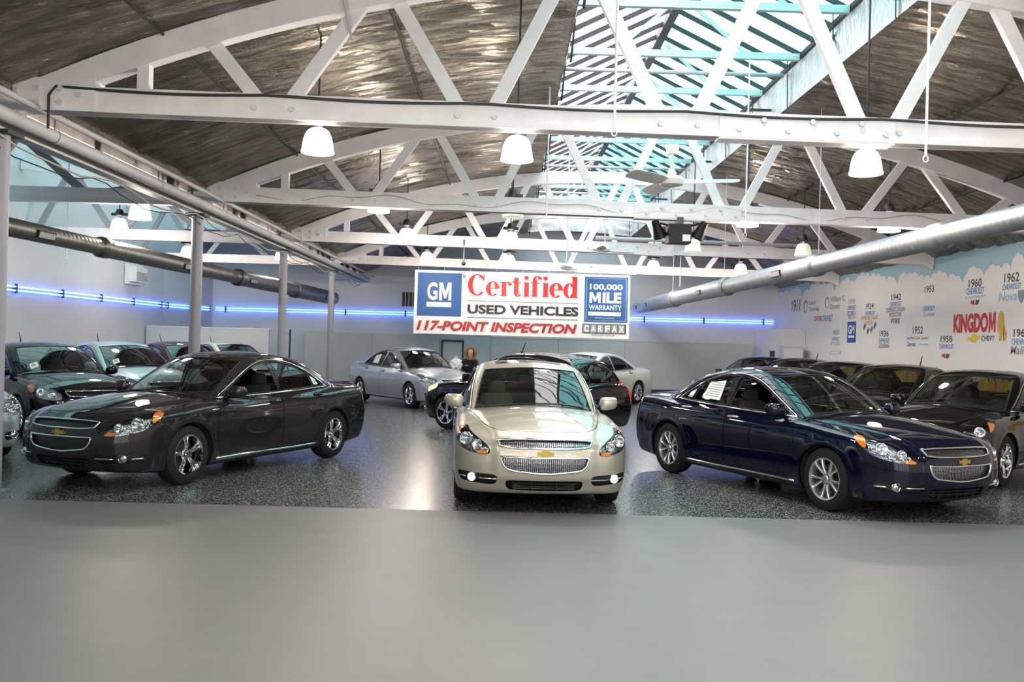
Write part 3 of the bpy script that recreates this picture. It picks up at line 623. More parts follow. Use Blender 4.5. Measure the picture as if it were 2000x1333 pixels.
# the slab-serif word, glyph by glyph
def ringseg(cx, cy_, rx, ry, ix, iy, a0, a1, n=28):
    o = circ(cx, cy_, rx, ry, a0, a1, n); i = circ(cx, cy_, ix, iy, a0, a1, n); return ('ring', o, i)
def rect(x0, y0, x1, y1): return [(x0, y0), (x1, y0), (x1, y1), (x0, y1)]
def stem(x, y0, y1, wd=.20, foot=True, flag=True):
    out = [rect(x, y0, x+wd, y1)]
    if foot: out.append(rect(x-.06, y0, x+wd+.06, y0+.035))
    if flag: out.append(rect(x-.08, y1-.04, x+wd, y1))
    return out
GL = {'C': (.78, [ringseg(.40, .5, .40, .52, .19, .472, 42, 318), rect(.66, .70, .70, 1.0), [(.60, .86), (.70, .70), (.70, .9)]]),
 'e': (.60, [ringseg(.29, .34, .29, .36, .09, .322, 0, 315), rect(.12, .34, .58, .385)]),
 'r': (.52, stem(.07, 0, .68) + [ringseg(.33, .50, .16, .20, .08, .15, 60, 170, 10), circ(.42, .58, .085, .085)]),
 't': (.42, [rect(.08, .10, .27, .90), rect(.0, .64, .38, .685), ringseg(.25, .12, .15, .14, .03, .10, 180, 350, 12), [(.0, .66), (.10, .66), (.22, .90), (.14, .90)]]),
 'i': (.36, stem(.10, 0, .68) + [circ(.185, .90, .10, .10)]),
 'f': (.46, [rect(.09, 0, .29, .82), rect(.04, 0, .33, .035), rect(.0, .64, .42, .685), ringseg(.29, .80, .19, .22, .04, .19, 40, 180, 14), circ(.41, .90, .085, .085)]),
 'd': (.68, [ringseg(.27, .34, .27, .36, .08, .322, 30, 335), rect(.39, 0, .59, 1.02), rect(.32, .98, .58, 1.02), rect(.41, 0, .66, .035)])}
cw = sum(GL[c][0] for c in 'Certified'); u0, u1 = .247, .763; ux = u0; sx = (u1-u0)/cw
for c in 'Certified':
    wd, polys = GL[c]; bm = bmesh.new()
    for q, pl in enumerate(polys):
        if pl[0] == 'ring':
            A, I = ([bm.verts.new((BX0+BW*(ux+a*sx), -.008-.0004*q, BZ1-BH*(.375-b*.325))) for a, b in e] for e in pl[1:])
            for k in range(len(A)-1): bm.faces.new((A[k], A[k+1], I[k+1], I[k]))
            continue
        vv = [bm.verts.new((BX0+BW*(ux+a*sx), -.008-.0004*q, BZ1-BH*(.375-b*.325))) for a, b in pl]; f = bm.faces.new(vv); bmesh.ops.triangulate(bm, faces=[f])
    me = bpy.data.meshes.new('letter'); bm.to_mesh(me); bm.free(); link('letter', me, 'banner_red', ban); ux += wd*sx
for k in range(9): MB().tube([(BX0+.1+BW*.97*k/8, .0, BZ1-.02), (BX0+.1+BW*.97*k/8, .06, ZB-.12)], .006, 5).build('tie_cord', 'rod_white', ban)
# ------------------------------------------------------------------ painted mural on the right wall
MUR = wall_right; MX = XW_R-.004; MR, MU = (0, -1, 0), (0, 0, 1)
MTX = [('1911',31.82,3.21,0.91,0.41,'mural_dark'),('Louis',30.13,3.25,0.64,0.15,'mural_grey'),('Chevrolet',29.95,3.03,0.98,0.15,'mural_grey'),('William C.',27.84,3.26,1.24,0.16,'mural_grey'),('Durant',28.05,3.04,0.81,0.16,'mural_grey'),('CO-FOUND',29.56,2.70,0.77,0.17,'mural_red'),('CHEVROLET',28.67,2.69,0.88,0.19,'mural_blue'),('1918',26.70,3.13,0.46,0.15,'mural_grey'),('CHEVROLET',26.69,2.95,0.67,0.13,'mural_blue'),('BECOMES A',26.68,2.79,0.67,0.13,'mural_grey'),('PART OF',26.70,2.67,0.52,0.11,'mural_grey'),('1913',27.93,2.24,0.44,0.14,'mural_dark'),('CHEVROLET',27.93,2.04,0.68,0.11,'mural_blue'),('BOW TIE LOGO',27.95,1.90,0.77,0.12,'mural_lightblue'),('1924',25.38,2.94,0.54,0.16,'mural_dark'),('CHEVROLET',25.35,2.75,0.68,0.11,'mural_blue'),('OFFERS FIRST RADIO',25.39,2.62,1.19,0.12,'mural_orange'),('OPTION',25.41,2.48,0.52,0.11,'mural_orange'),('1942',23.67,3.11,0.59,0.17,'mural_dark'),('CHEVROLET',23.69,2.93,0.69,0.12,'mural_blue'),('SUSPENDS CIVILIAN',23.70,2.79,1.13,0.12,'mural_grey'),('PRODUCTION',23.71,2.66,0.73,0.11,'mural_grey'),('WWII',23.71,2.49,0.54,0.15,'mural_dark'),('1936',24.37,2.17,0.58,0.16,'mural_dark'),('CHEVROLET',24.36,1.99,0.69,0.12,'mural_blue'),('SUBURBAN',24.36,1.85,0.67,0.12,'mural_grey'),('1953',21.83,3.21,0.50,0.16,'mural_dark'),('CHEVROLET',21.83,2.75,0.62,0.12,'mural_blue'),('Corvette',21.81,2.61,0.59,0.10,'mural_lightblue'),('1952',22.38,2.24,0.55,0.18,'mural_dark'),('See the U.S.A. in your',22.39,2.04,1.18,0.10,'mural_grey'),('Chevrolet',22.72,1.90,0.50,0.12,'mural_blue'),('new ditty',22.05,1.89,0.47,0.07,'mural_lightblue'),('1958',20.92,2.02,0.55,0.15,'mural_dark'),('CHEVROLET',20.91,1.85,0.69,0.11,'mural_blue'),('1960',19.70,3.22,0.54,0.18,'mural_dark'),('CHEVROLET',19.69,3.05,0.73,0.14,'mural_blue'),('Corvair',19.69,2.93,0.85,0.07,'mural_lightblue'),('1962',18.28,3.24,0.54,0.19,'mural_dark'),('CHEVROLET',18.27,3.06,0.67,0.12,'mural_blue'),('Nova',18.41,2.87,0.67,0.19,'mural_lightblue'),('1964',17.88,2.13,0.55,0.16,'mural_dark'),('CHEVROLET',17.84,1.96,0.76,0.12,'mural_blue'),('Malibu',17.88,1.79,0.77,0.17,'mural_grey'),('KINGDO',19.87,2.36,1.48,0.42,'mural_red'),('CHEVY',19.12,2.03,0.52,0.11,'mural_dark')]
for body, y, z, wd, ht, m in MTX:
    text('mural_lettering', body, wd, ht, (MX, y, z), MR, MU, m, MUR, .05 if body == 'KINGDO' else (.012 if ht > .14 else .015), .2 if body in ('Nova', 'Malibu', 'Corvette', 'Corvair') else 0.)
CL = [(34.2,3.42),(33.25,3.71),(32.55,3.64),(32.03,3.8),(31.15,3.48),(30.48,3.65),(29.97,3.82),(29.33,3.75),(28.85,3.75),(28.13,3.52),(27.59,3.71),(27.32,3.79),(26.84,3.72),(26.53,3.66),(26.14,3.84),(25.76,3.84),(25.38,3.77),(25.01,3.78),(24.65,3.7),(24.3,3.59),(23.97,3.65),(23.63,3.42),(23.37,3.7),(23.09,3.64),(22.79,3.64),(22.42,3.56),(22.13,3.52),(21.78,3.48),(21.51,3.57),(21.19,3.56),(20.92,3.42),(20.55,3.43),(20.24,3.27),(20.08,3.47),(19.63,3.53),(19.34,3.34),(19.19,3.51),(18.88,3.51),(18.67,3.46),(18.48,3.55),(18.32,3.41),(18.19,3.67),(18.0,3.69),(17.86,3.56),(17.6,3.65),(17.2,3.5),(16.8,3.75),(16.2,3.6),(15.6,3.72),(15.0,3.5),(14.4,3.7),(13.8,3.55)]
edge = []
for (ya, za), (yb, zb) in zip(CL, CL[1:]):          # scalloped cloud edge: a bulge between neighbouring points
    dy, dz = yb-ya, zb-za; Lh = math.hypot(dy, dz); ny, nz_ = -dz/Lh, dy/Lh
    if nz_ < 0: ny, nz_ = -ny, -nz_
    for k in range(8):
        t = k/8; bu = .42*Lh*math.sin(math.pi*t)**.7 if k else 0; edge.append((ya+dy*t+ny*bu*.35, za+dz*t+nz_*bu*.55))
edge = [(min(max(y, 13.8), Y_B), z) for y, z in edge]
top = lambda y: 4.25
poly = [(-y, z) for y, z in edge]
vs, fs = [], []
for i, (y, z) in enumerate(edge): vs += [(MX+.001, y, z), (MX+.001, y, 4.6)]
fs = [[2*i, 2*i+2, 2*i+3, 2*i+1] for i in range(len(edge)-1)]
MB().add(vs, fs).build('mural_sky', 'mural_sky', MUR)
vs = []
for i, (y, z) in enumerate(edge): vs += [(MX-.001, y, z-.012), (MX-.001, y, z+.012)]
MB().add(vs, fs).build('mural_cloud_outline', 'mural_lightblue', MUR)
def mrect(name, y0, z0, y1, z1, m, d=0): return MB().box((MX-.002-d, min(y0, y1), min(z0, z1)), (MX-d, max(y0, y1), max(z0, z1))).build(name, m, MUR)
letter_m(.27, .42, (MX-.001, 18.965, 2.36), MR, MU, 'mural_red', MUR)
mrect('mural_square', 26.99, 2.54, 26.33, 1.93, 'gm_blue'); text('mural_lettering', 'GM', .46, .26, (MX-.006, 26.66, 2.31), MR, MU, 'banner_white', MUR, .03); mrect('mural_underline', 26.89, 2.14, 26.43, 2.07, 'banner_white', .004)
mrect('mural_plate', 28.39, 1.67, 27.46, 1.57, 'mural_grey'); mrect('mural_plate', 28.35, 1.66, 27.50, 1.58, 'mural_white', .004)
poly_plate('mural_bowtie', [(-.25, -.05), (-.09, -.05), (-.11, -.085), (.09, -.085), (.11, -.03), (.27, .0), (.25, .06), (.10, .055), (.12, .09), (-.08, .085), (-.10, .035), (-.26, .02)], (MX-.002, 19.69, 2.03), MR, MU, 'mural_yellow', MUR)
poly_plate('mural_golden_figure', [(-.16, .05), (-.12, .25), (-.02, .32), (.06, .26), (.08, .10), (.13, -.05), (.2, -.14), (.17, -.28), (.07, -.30), (.10, -.20), (.02, -.16), (.0, -.29), (-.10, -.30), (-.07, -.15), (-.15, -.10)], (MX-.002, 18.6, 2.27), MR, MU, 'mural_gold', MUR)
for cy_, cz in ((19.7, 2.81), (20.94, 1.64)):
    poly_plate('mural_flag', [(-.20, -.04), (-.14, .05), (-.05, .03), (-.02, .07), (.0, -.05), (-.08, -.06), (-.12, -.02)], (MX-.002, cy_, cz), MR, MU, 'mural_red', MUR)
    poly_plate('mural_flag', [(.02, -.06), (.05, .05), (.13, .03), (.20, .06), (.16, -.03), (.10, -.06)], (MX-.002, cy_, cz), MR, MU, 'mural_dark', MUR)
poly_plate('mural_shield', [(-.12, .13), (.12, .13), (.12, .0), (.06, -.08), (.0, -.14), (-.06, -.08), (-.12, .0)], (MX-.002, 17.92, 2.84), MR, MU, 'mural_grey', MUR)
for cy_, cz, hh in ((30.8, 3.14, .5), (28.74, 3.18, .42)):
    poly_plate('mural_portrait', circ(0, 0, .2, hh*.42, n=18), (MX-.002, cy_, cz), MR, MU, 'mural_brown', MUR); poly_plate('mural_portrait_face', circ(.03, -.02, .14, hh*.33, n=18), (MX-.004, cy_, cz), MR, MU, 'mural_white', MUR)
for dy, dz in ((-.3, 2.36), (-.05, 2.24), (.2, 2.28), (.42, 2.38)):
    poly_plate('mural_note', [(-.09, -.07), (.0, -.08), (.03, -.04), (.03, .08), (.09, .04), (.08, .09), (.0, .13), (.0, -.02), (-.09, -.03)], (MX-.002, 25.4-dy, dz), MR, MU, 'mural_violet', MUR)
# painted crowd low on the wall, behind the parked row
for k in range(60):
    y = 27.5-.24*k+random.uniform(-.05, .05); c = random.choice(['mural_yellow', 'mural_gold', 'mural_orange', 'mural_yellow'])
    poly_plate('mural_crowd', [(-.13, -.35), (.13, -.35), (.12, -.05), (.06, .0), (.07, .07), (.0, .11), (-.07, .07), (-.06, .0), (-.12, -.05)], (MX-.002-.0003*k, y, 1.18+random.uniform(-.05, .05)), MR, MU, c, MUR)
# ------------------------------------------------------------------ cars: a body surface from smooth functions, cut into its panels
def pchip(pts):
    pts = sorted(pts); X = np.array([p[0] for p in pts], float); Y = np.array([p[1] for p in pts], float)
    h = np.diff(X); dl = np.diff(Y)/h; n = len(X); d = np.zeros(n)
    for i in range(1, n-1):
        if dl[i-1]*dl[i] > 0:
            w1, w2 = 2*h[i]+h[i-1], h[i]+2*h[i-1]; d[i] = (w1+w2)/(w1/dl[i-1]+w2/dl[i])
    d[0], d[-1] = dl[0], dl[-1]
    def f0(x):
        i = np.clip(np.searchsorted(X, x)-1, 0, n-2); t = (x-X[i])/h[i]
        return ((1+2*t)*(1-t)**2)*Y[i] + (t*(1-t)**2)*h[i]*d[i] + (t*t*(3-2*t))*Y[i+1] + (t*t*(t-1))*h[i]*d[i+1]
    TX = np.linspace(X[0], X[-1], 1500); TY = f0(TX)
    return lambda x: np.interp(x, TX, TY)
def smax(a, b, k): 
    h = np.clip(.5+.5*(a-b)/k, 0, 1); return b*(1-h)+a*h + k*h*(1-h)
def smin(a, b, k): return -smax(-a, -b, k)
def sstep(x, a, b): t = np.clip((x-a)/(b-a), 0, 1); return t*t*(3-2*t)
def smooth_poly(pts, n=4, sharp=()):
    """closed Catmull-Rom through pts; indices in sharp stay corners"""
    P = [np.array(p, float) for p in pts]; m = len(P); out = []
    for i in range(m):
        p0, p1, p2, p3 = P[i-1], P[i], P[(i+1) % m], P[(i+2) % m]
        t1 = (p2-p1)*.5 if i in sharp else (p2-p0)*.5; t2 = (p2-p1)*.5 if (i+1) % m in sharp else (p3-p1)*.5
        L = np.linalg.norm(p2-p1)
        for t in (t1, t2):
            q = np.linalg.norm(t)
            if q > L: t *= L/q
        for k in range(n):
            t = k/n; out.append(tuple((2*t**3-3*t*t+1)*p1+(t**3-2*t*t+t)*t1+(-2*t**3+3*t*t)*p2+(t**3-t*t)*t2))
    return out
def sdf(poly, a, b):
    P = np.array(poly); Q = np.roll(P, -1, 0); d2 = np.full(a.shape, 1e9); ins = np.zeros(a.shape, bool)
    for (x0, y0), (x1, y1) in zip(P, Q):
        ex, ey = x1-x0, y1-y0; t = np.clip(((a-x0)*ex+(b-y0)*ey)/(ex*ex+ey*ey+1e-12), 0, 1)
        d2 = np.minimum(d2, (a-x0-t*ex)**2+(b-y0-t*ey)**2)
        if y0 != y1: ins ^= ((y0 > b) != (y1 > b)) & (a < (x1-x0)*(b-y0)/(y1-y0)+x0)
    d = np.sqrt(d2); return np.where(ins, -d, d)
class Body:
    def __init__(s, P):
        s.P = P
        for k in ('plan', 'sect', 'hood', 'nose', 'tail', 'roof', 'gw', 'gplan'): setattr(s, k, pchip(P[k]))
    def val(s, x, y, z):
        P = s.P; y = np.abs(y)
        fl = sum(.007*np.exp(-(((np.hypot(x-ax, z-P['rz'])-P['arch']-.03)/.05)**2)) for ax in (P['fa'], P['ra']))
        side = y - (s.plan(x)+s.sect(z)+fl)
        mus = sstep(x, .9, 1.4)*sstep(-y, -(P['mus'](x)+.035), -(P['mus'](x)-.035))
        top = z - (s.hood(x) - P['crown']*(y/.75)**2*(1-.4*sstep(x, 1.3, 2.2)) + P['musz']*mus)
        curve = P['fc']*(y/.7)**2 + .30*np.maximum(0, (y-.56)/.33)**2.4
        front = x - (s.nose(z) - curve + P.get('step', .018)*sstep(-y, -.53, -.45)*sstep(z, .30, .40))
        rear = s.tail(z) + .06*(y/.7)**2 + .16*np.maximum(0, (y-.58)/.31)**2.2 - x
        bot = (P['zb']+.03*sstep(x, 1.7, 2.3)+.05*sstep(-x, 1.6, 2.3)) - z
        g = smax(side, top, .075); g = smax(g, front, .085); g = smax(g, rear, .085); g = smax(g, bot, .04)
        sh = P['wc']*y*y*sstep(x, -.3, .35) - P['bc']*y*y*sstep(-x, .3, .9)
        tp = z - (s.roof(x+sh) - .055*(y/.6)**2)
        sd = y - (s.gw(z)+s.gplan(x))
        gh = smax(sd*.97, tp*.75, .085); gh = smax(gh, .75-z, .02)
        return smin(g, gh, .028)
    def grad(s, V, e=2e-3):
        x, y, z = V.T; g = np.stack([s.val(x+e, y, z)-s.val(x-e, y, z), s.val(x, y+e, z)-s.val(x, y-e, z), s.val(x, y, z+e)-s.val(x, y, z-e)], 1)
        return g/np.maximum(np.linalg.norm(g, axis=1, keepdims=True), 1e-9)
    def cast(s, O, D, t0, t1, n=60):
        """first point from outside inwards where the surface is met, from O+D*t1 back to O+D*t0"""
        ts = np.linspace(t1, t0, n); lo = np.full(len(O), t0); hi = np.full(len(O), t1); found = np.zeros(len(O), bool)
        for a, b in zip(ts[1:], ts[:-1]):
            p = O+D*a; neg = (s.val(*p.T) < 0) & ~found; lo[neg] = a; hi[neg] = b; found |= neg
        for _ in range(22):
            m = (lo+hi)/2; p = O+D*m[:, None]; neg = s.val(*p.T) < 0; lo = np.where(neg, m, lo); hi = np.where(neg, hi, m)
        return O+D*((lo+hi)/2)[:, None], found
    def on(s, pts, view):
        """project 2D outline points onto the skin: view 'side' (x,z), 'front' (y,z), 'rear' (y,z), 'top' (x,y), or an angle for an oblique front view"""
        pts = np.array(pts, float); n = len(pts); z = np.zeros(n)
        if view == 'side': O = np.stack([pts[:, 0], z, pts[:, 1]], 1); D = np.tile([0., 1, 0], (n, 1))
        elif view == 'front': O = np.stack([z+.9, pts[:, 0], pts[:, 1]], 1); D = np.tile([1., 0, 0], (n, 1))
        elif view == 'rear': O = np.stack([z-.9, pts[:, 0], pts[:, 1]], 1); D = np.tile([-1., 0, 0], (n, 1))
        elif view == 'top': O = np.stack([pts[:, 0], pts[:, 1], z+.5], 1); D = np.tile([0., 0, 1], (n, 1))
        else:
            sgn = 1 if view >= 0 else -1; c, q = math.cos(abs(view)), math.sin(abs(view)); base = np.array([1.2*sgn, .2, 0])
            O = base+np.outer(pts[:, 0], [-q*sgn, c, 0]) + np.outer(pts[:, 1], [0, 0, 1]); D = np.tile([c*sgn, q, 0.], (n, 1))
        p, ok = s.cast(O, D, 0., 2.2, 80); return p
    def uv(s, V, view):
        if view == 'side': return V[:, 0], V[:, 2]
        if view in ('front', 'rear'): return V[:, 1], V[:, 2]
        if view == 'top': return V[:, 0], V[:, 1]
        sgn = 1 if view >= 0 else -1; c, q = math.cos(abs(view)), math.sin(abs(view)); W = V-np.array([1.2*sgn, .2, 0]); return -q*sgn*W[:, 0]+c*W[:, 1], W[:, 2]
    def shell(s, nx=150, ne=42, nt_=104):
        P = s.P; xa, za = P['xa'], .60; th = np.linspace(-math.pi/2, math.pi/2, nt_+1)
        rows = [(-xa, -ph) for ph in np.linspace(math.pi/2, 0, ne+1)[:-1]] + [(x, 0.) for x in np.linspace(-xa, xa, nx+1)] + [(xa, ph) for ph in np.linspace(0, math.pi/2, ne+1)[1:]]
        O, D = [], []
        for x, ph in rows:
            for t in th: O.append((x, 0, za)); D.append((math.sin(ph), math.cos(ph)*math.cos(t), math.cos(ph)*math.sin(t)))
        V, ok = s.cast(np.array(O), np.array(D), 0., 1.6, 48)
        V[:, 1] = np.maximum(V[:, 1], 0); n = nt_+1
        V[np.arange(len(V)) % n == 0, 1] = 0; V[np.arange(len(V)) % n == nt_, 1] = 0
        F = [[i*n+k, (i+1)*n+k, (i+1)*n+k+1, i*n+k+1] for i in range(len(rows)-1) for k in range(nt_)]
        s.V = V; s.N = s.grad(V); f = F[len(F)//2]; nn = np.cross(V[f[1]]-V[f[0]], V[f[3]]-V[f[0]])
        if nn @ s.N[f[0]] < 0: F = [q[::-1] for q in F]
        s.F = F; s.Lb = ['body']*len(F)
    def split(s, d):
        """cut faces along d = 0"""
        d = np.where(np.abs(d) < 1e-5, 0., d); sg = np.sign(d); new = []; cache = {}; nv = len(s.V); F2, L2 = [], []
        near = (np.abs(d[np.fromiter((f[0] for f in s.F), int, len(s.F))]) < .12).tolist(); sl = sg.tolist()
        for f, l, nr in zip(s.F, s.Lb, near):
            if nr:
                g = [sl[i] for i in f]; nr = max(g) > 0 and min(g) < 0
            if not nr: F2.append(f); L2.append(l); continue
            pos, neg = [], []
            for i in range(len(f)):
                a, b = f[i], f[(i+1) % len(f)]
                if sg[a] >= 0: pos.append(a)
                if sg[a] <= 0: neg.append(a)
                if sg[a]*sg[b] < 0:
                    k = (a, b) if a < b else (b, a)
                    if k not in cache:
                        t = d[k[0]]/(d[k[0]]-d[k[1]]); cache[k] = nv+len(new); new.append((k[0], k[1], t))
                    pos.append(cache[k]); neg.append(cache[k])
            for q in (pos, neg):
                if len(q) > 2: F2.append(q); L2.append(l)
        if new:
            A = np.array([n[0] for n in new]); B = np.array([n[1] for n in new]); T = np.array([n[2] for n in new])[:, None]
            s.V = np.vstack([s.V, s.V[A]*(1-T)+s.V[B]*T]); N = s.N[A]*(1-T)+s.N[B]*T; s.N = np.vstack([s.N, N/np.linalg.norm(N, axis=1, keepdims=True)])
        s.F, s.Lb = F2, L2
        return np.concatenate([d, np.zeros(len(new))])
    def cut(s, name, poly, view, mask, over=('body',), gap=0.):
        def dist():
            a, b = s.uv(s.V, view); d = sdf(poly, a, b); return np.where(mask(s.V), d, 1.)
        d = s.split(dist()); fin = []
        if gap: d2 = dist(); s.split(d2+gap)
        d = dist(); out = []
        dl = d.tolist()
        for f, l in zip(s.F, s.Lb):
            if l not in over or dl[f[0]] > .12: out.append(l); continue
            m = sum(dl[i] for i in f)/len(f)
            if m < 0: l = name if (not gap or m < -gap*.98) else 'seam'
            out.append(l)
        s.Lb = out
    def take(s, name, off=0.):
        """both halves of a label as mesh data with normals"""
        fs = [f for f, l in zip(s.F, s.Lb) if l == name]
        ids = sorted({i for f in fs for i in f}); mp = {i: k for k, i in enumerate(ids)}
        V = s.V[ids] - s.N[ids]*off; return V, s.N[ids], [[mp[i] for i in f] for f in fs]
def mesh_n(name, V, N, F):
    me = bpy.data.meshes.new(name); me.from_pydata(V.tolist(), [], F); 
    for p in me.polygons: p.use_smooth = True
    me.update()
    if len(me.vertices) == len(N): me.normals_split_custom_set_from_vertices([tuple(n) for n in N])
    return me
def mirror(V, N, F): return V*[1, -1, 1], N*[1, -1, 1], [f[::-1] for f in F]
def joined(a, b):
    return np.vstack([a[0], b[0]]), np.vstack([a[1], b[1]]), a[2]+[[i+len(a[0]) for i in f] for f in b[2]]
def mir(mb):
    o = MB(); o.v = [(x, -y, z) for x, y, z in mb.v]; o.f = [f[::-1] for f in mb.f]; return o

def make_wheel(style, R, rr, wd):
    """wheel lying along Y, outer face towards +Y; returns list of (name, mesh, material, parent index)"""
    out = []
    t = MB().lathe([(rr-.012, -wd/2+.02), (rr+.01, -wd/2), (R-.05, -wd/2), (R-.015, -wd/2+.015), (R-.004, -wd/2+.045), (R, -wd/4), (R, 0), (R, wd/4), (R-.004, wd/2-.045), (R-.015, wd/2-.015), (R-.05, wd/2), (R-.075, wd/2+.004), (rr+.01, wd/2), (rr-.012, wd/2-.02)], 48, 'Y')
    out.append(('tyre', t.mesh('tyre', True, .5), 'rubber', None))
    m = 'chrome' if style in ('chrome5', 'chromewide') else 'silver_alloy'
    rim = MB().lathe([(rr-.03, -wd/2+.03), (rr-.025, wd/2-.07), (rr-.014, wd/2-.03), (rr-.010, wd/2-.008), (rr+.008, wd/2-.002), (rr+.010, wd/2-.01)], 48, 'Y')
    out.append(('rim', rim.mesh('rim', True, .6), m, None))
    out.append(('brake_disc', MB().lathe([(0, .03), (.055, .03), (.055, .012), (rr*.72, .012), (rr*.72, -.01)], 32, 'Y').mesh('brake_disc', True, .5), 'dark_metal', None))
    sp = MB(); yo = wd/2-.012
    def spoke(a, r0, r1, w0, w1, dep, lean=0., y0=None, y1=None):
        st = 7; vs = []
        for i in range(st+1):
            q = i/st; r = r0+(r1-r0)*q; w_ = w0+(w1-w0)*q**1.3; yy = (yo-.022) + .016*math.sin(math.pi*q*.8) - .012*(1-q); ang = a+lean*q
            c, s_ = math.cos(ang), math.sin(ang)
            for (dw, dy) in ((-.5, -dep), (-.5, -.004), (-.28, .006), (.28, .006), (.5, -.004), (.5, -dep)):
                vs.append((c*r - s_*dw*w_, yy+dy, s_*r + c*dw*w_))
        fs = []
        for i in range(st):
            for k in range(6): fs.append((6*i+k, 6*i+(k+1) % 6, 6*i+6+(k+1) % 6, 6*i+6+k))
        sp.add(vs, fs + [tuple(range(5, -1, -1)), tuple(6*st+k for k in range(6))])
    for k in range(5):
        a = 2*math.pi*k/5+.31
        if style == 'pair':
            spoke(a-.17, .045, rr-.012, .026, .034, .035, -.10); spoke(a+.17, .045, rr-.012, .026, .034, .035, .10)
        elif style == 'chrome5':
            spoke(a-.055, .045, rr-.012, .034, .036, .04, -.07); spoke(a+.055, .045, rr-.012, .034, .036, .04, .07)
        else:
            spoke(a, .04, rr-.012, .055, .115, .035)
    out.append(('spokes', sp.mesh('spokes', True, .7), m, None))
    out.append(('hub_cap', MB().lathe([(0, yo-.004), (.028, yo-.006), (.034, yo-.016), (.06, yo-.02), (.068, yo-.045)], 24, 'Y').mesh('hub_cap', True, .6), m, None))
    lg = MB()
    for k in range(5):
        a = 2*math.pi*k/5; lg.lathe([(0, yo-.012), (.008, yo-.013), (.010, yo-.03)], 8, 'Y', (.05*math.cos(a), 0, .05*math.sin(a)))
    out.append(('lug_nuts', lg.mesh('lug_nuts', True, .6), 'dark_metal', None))
    return out

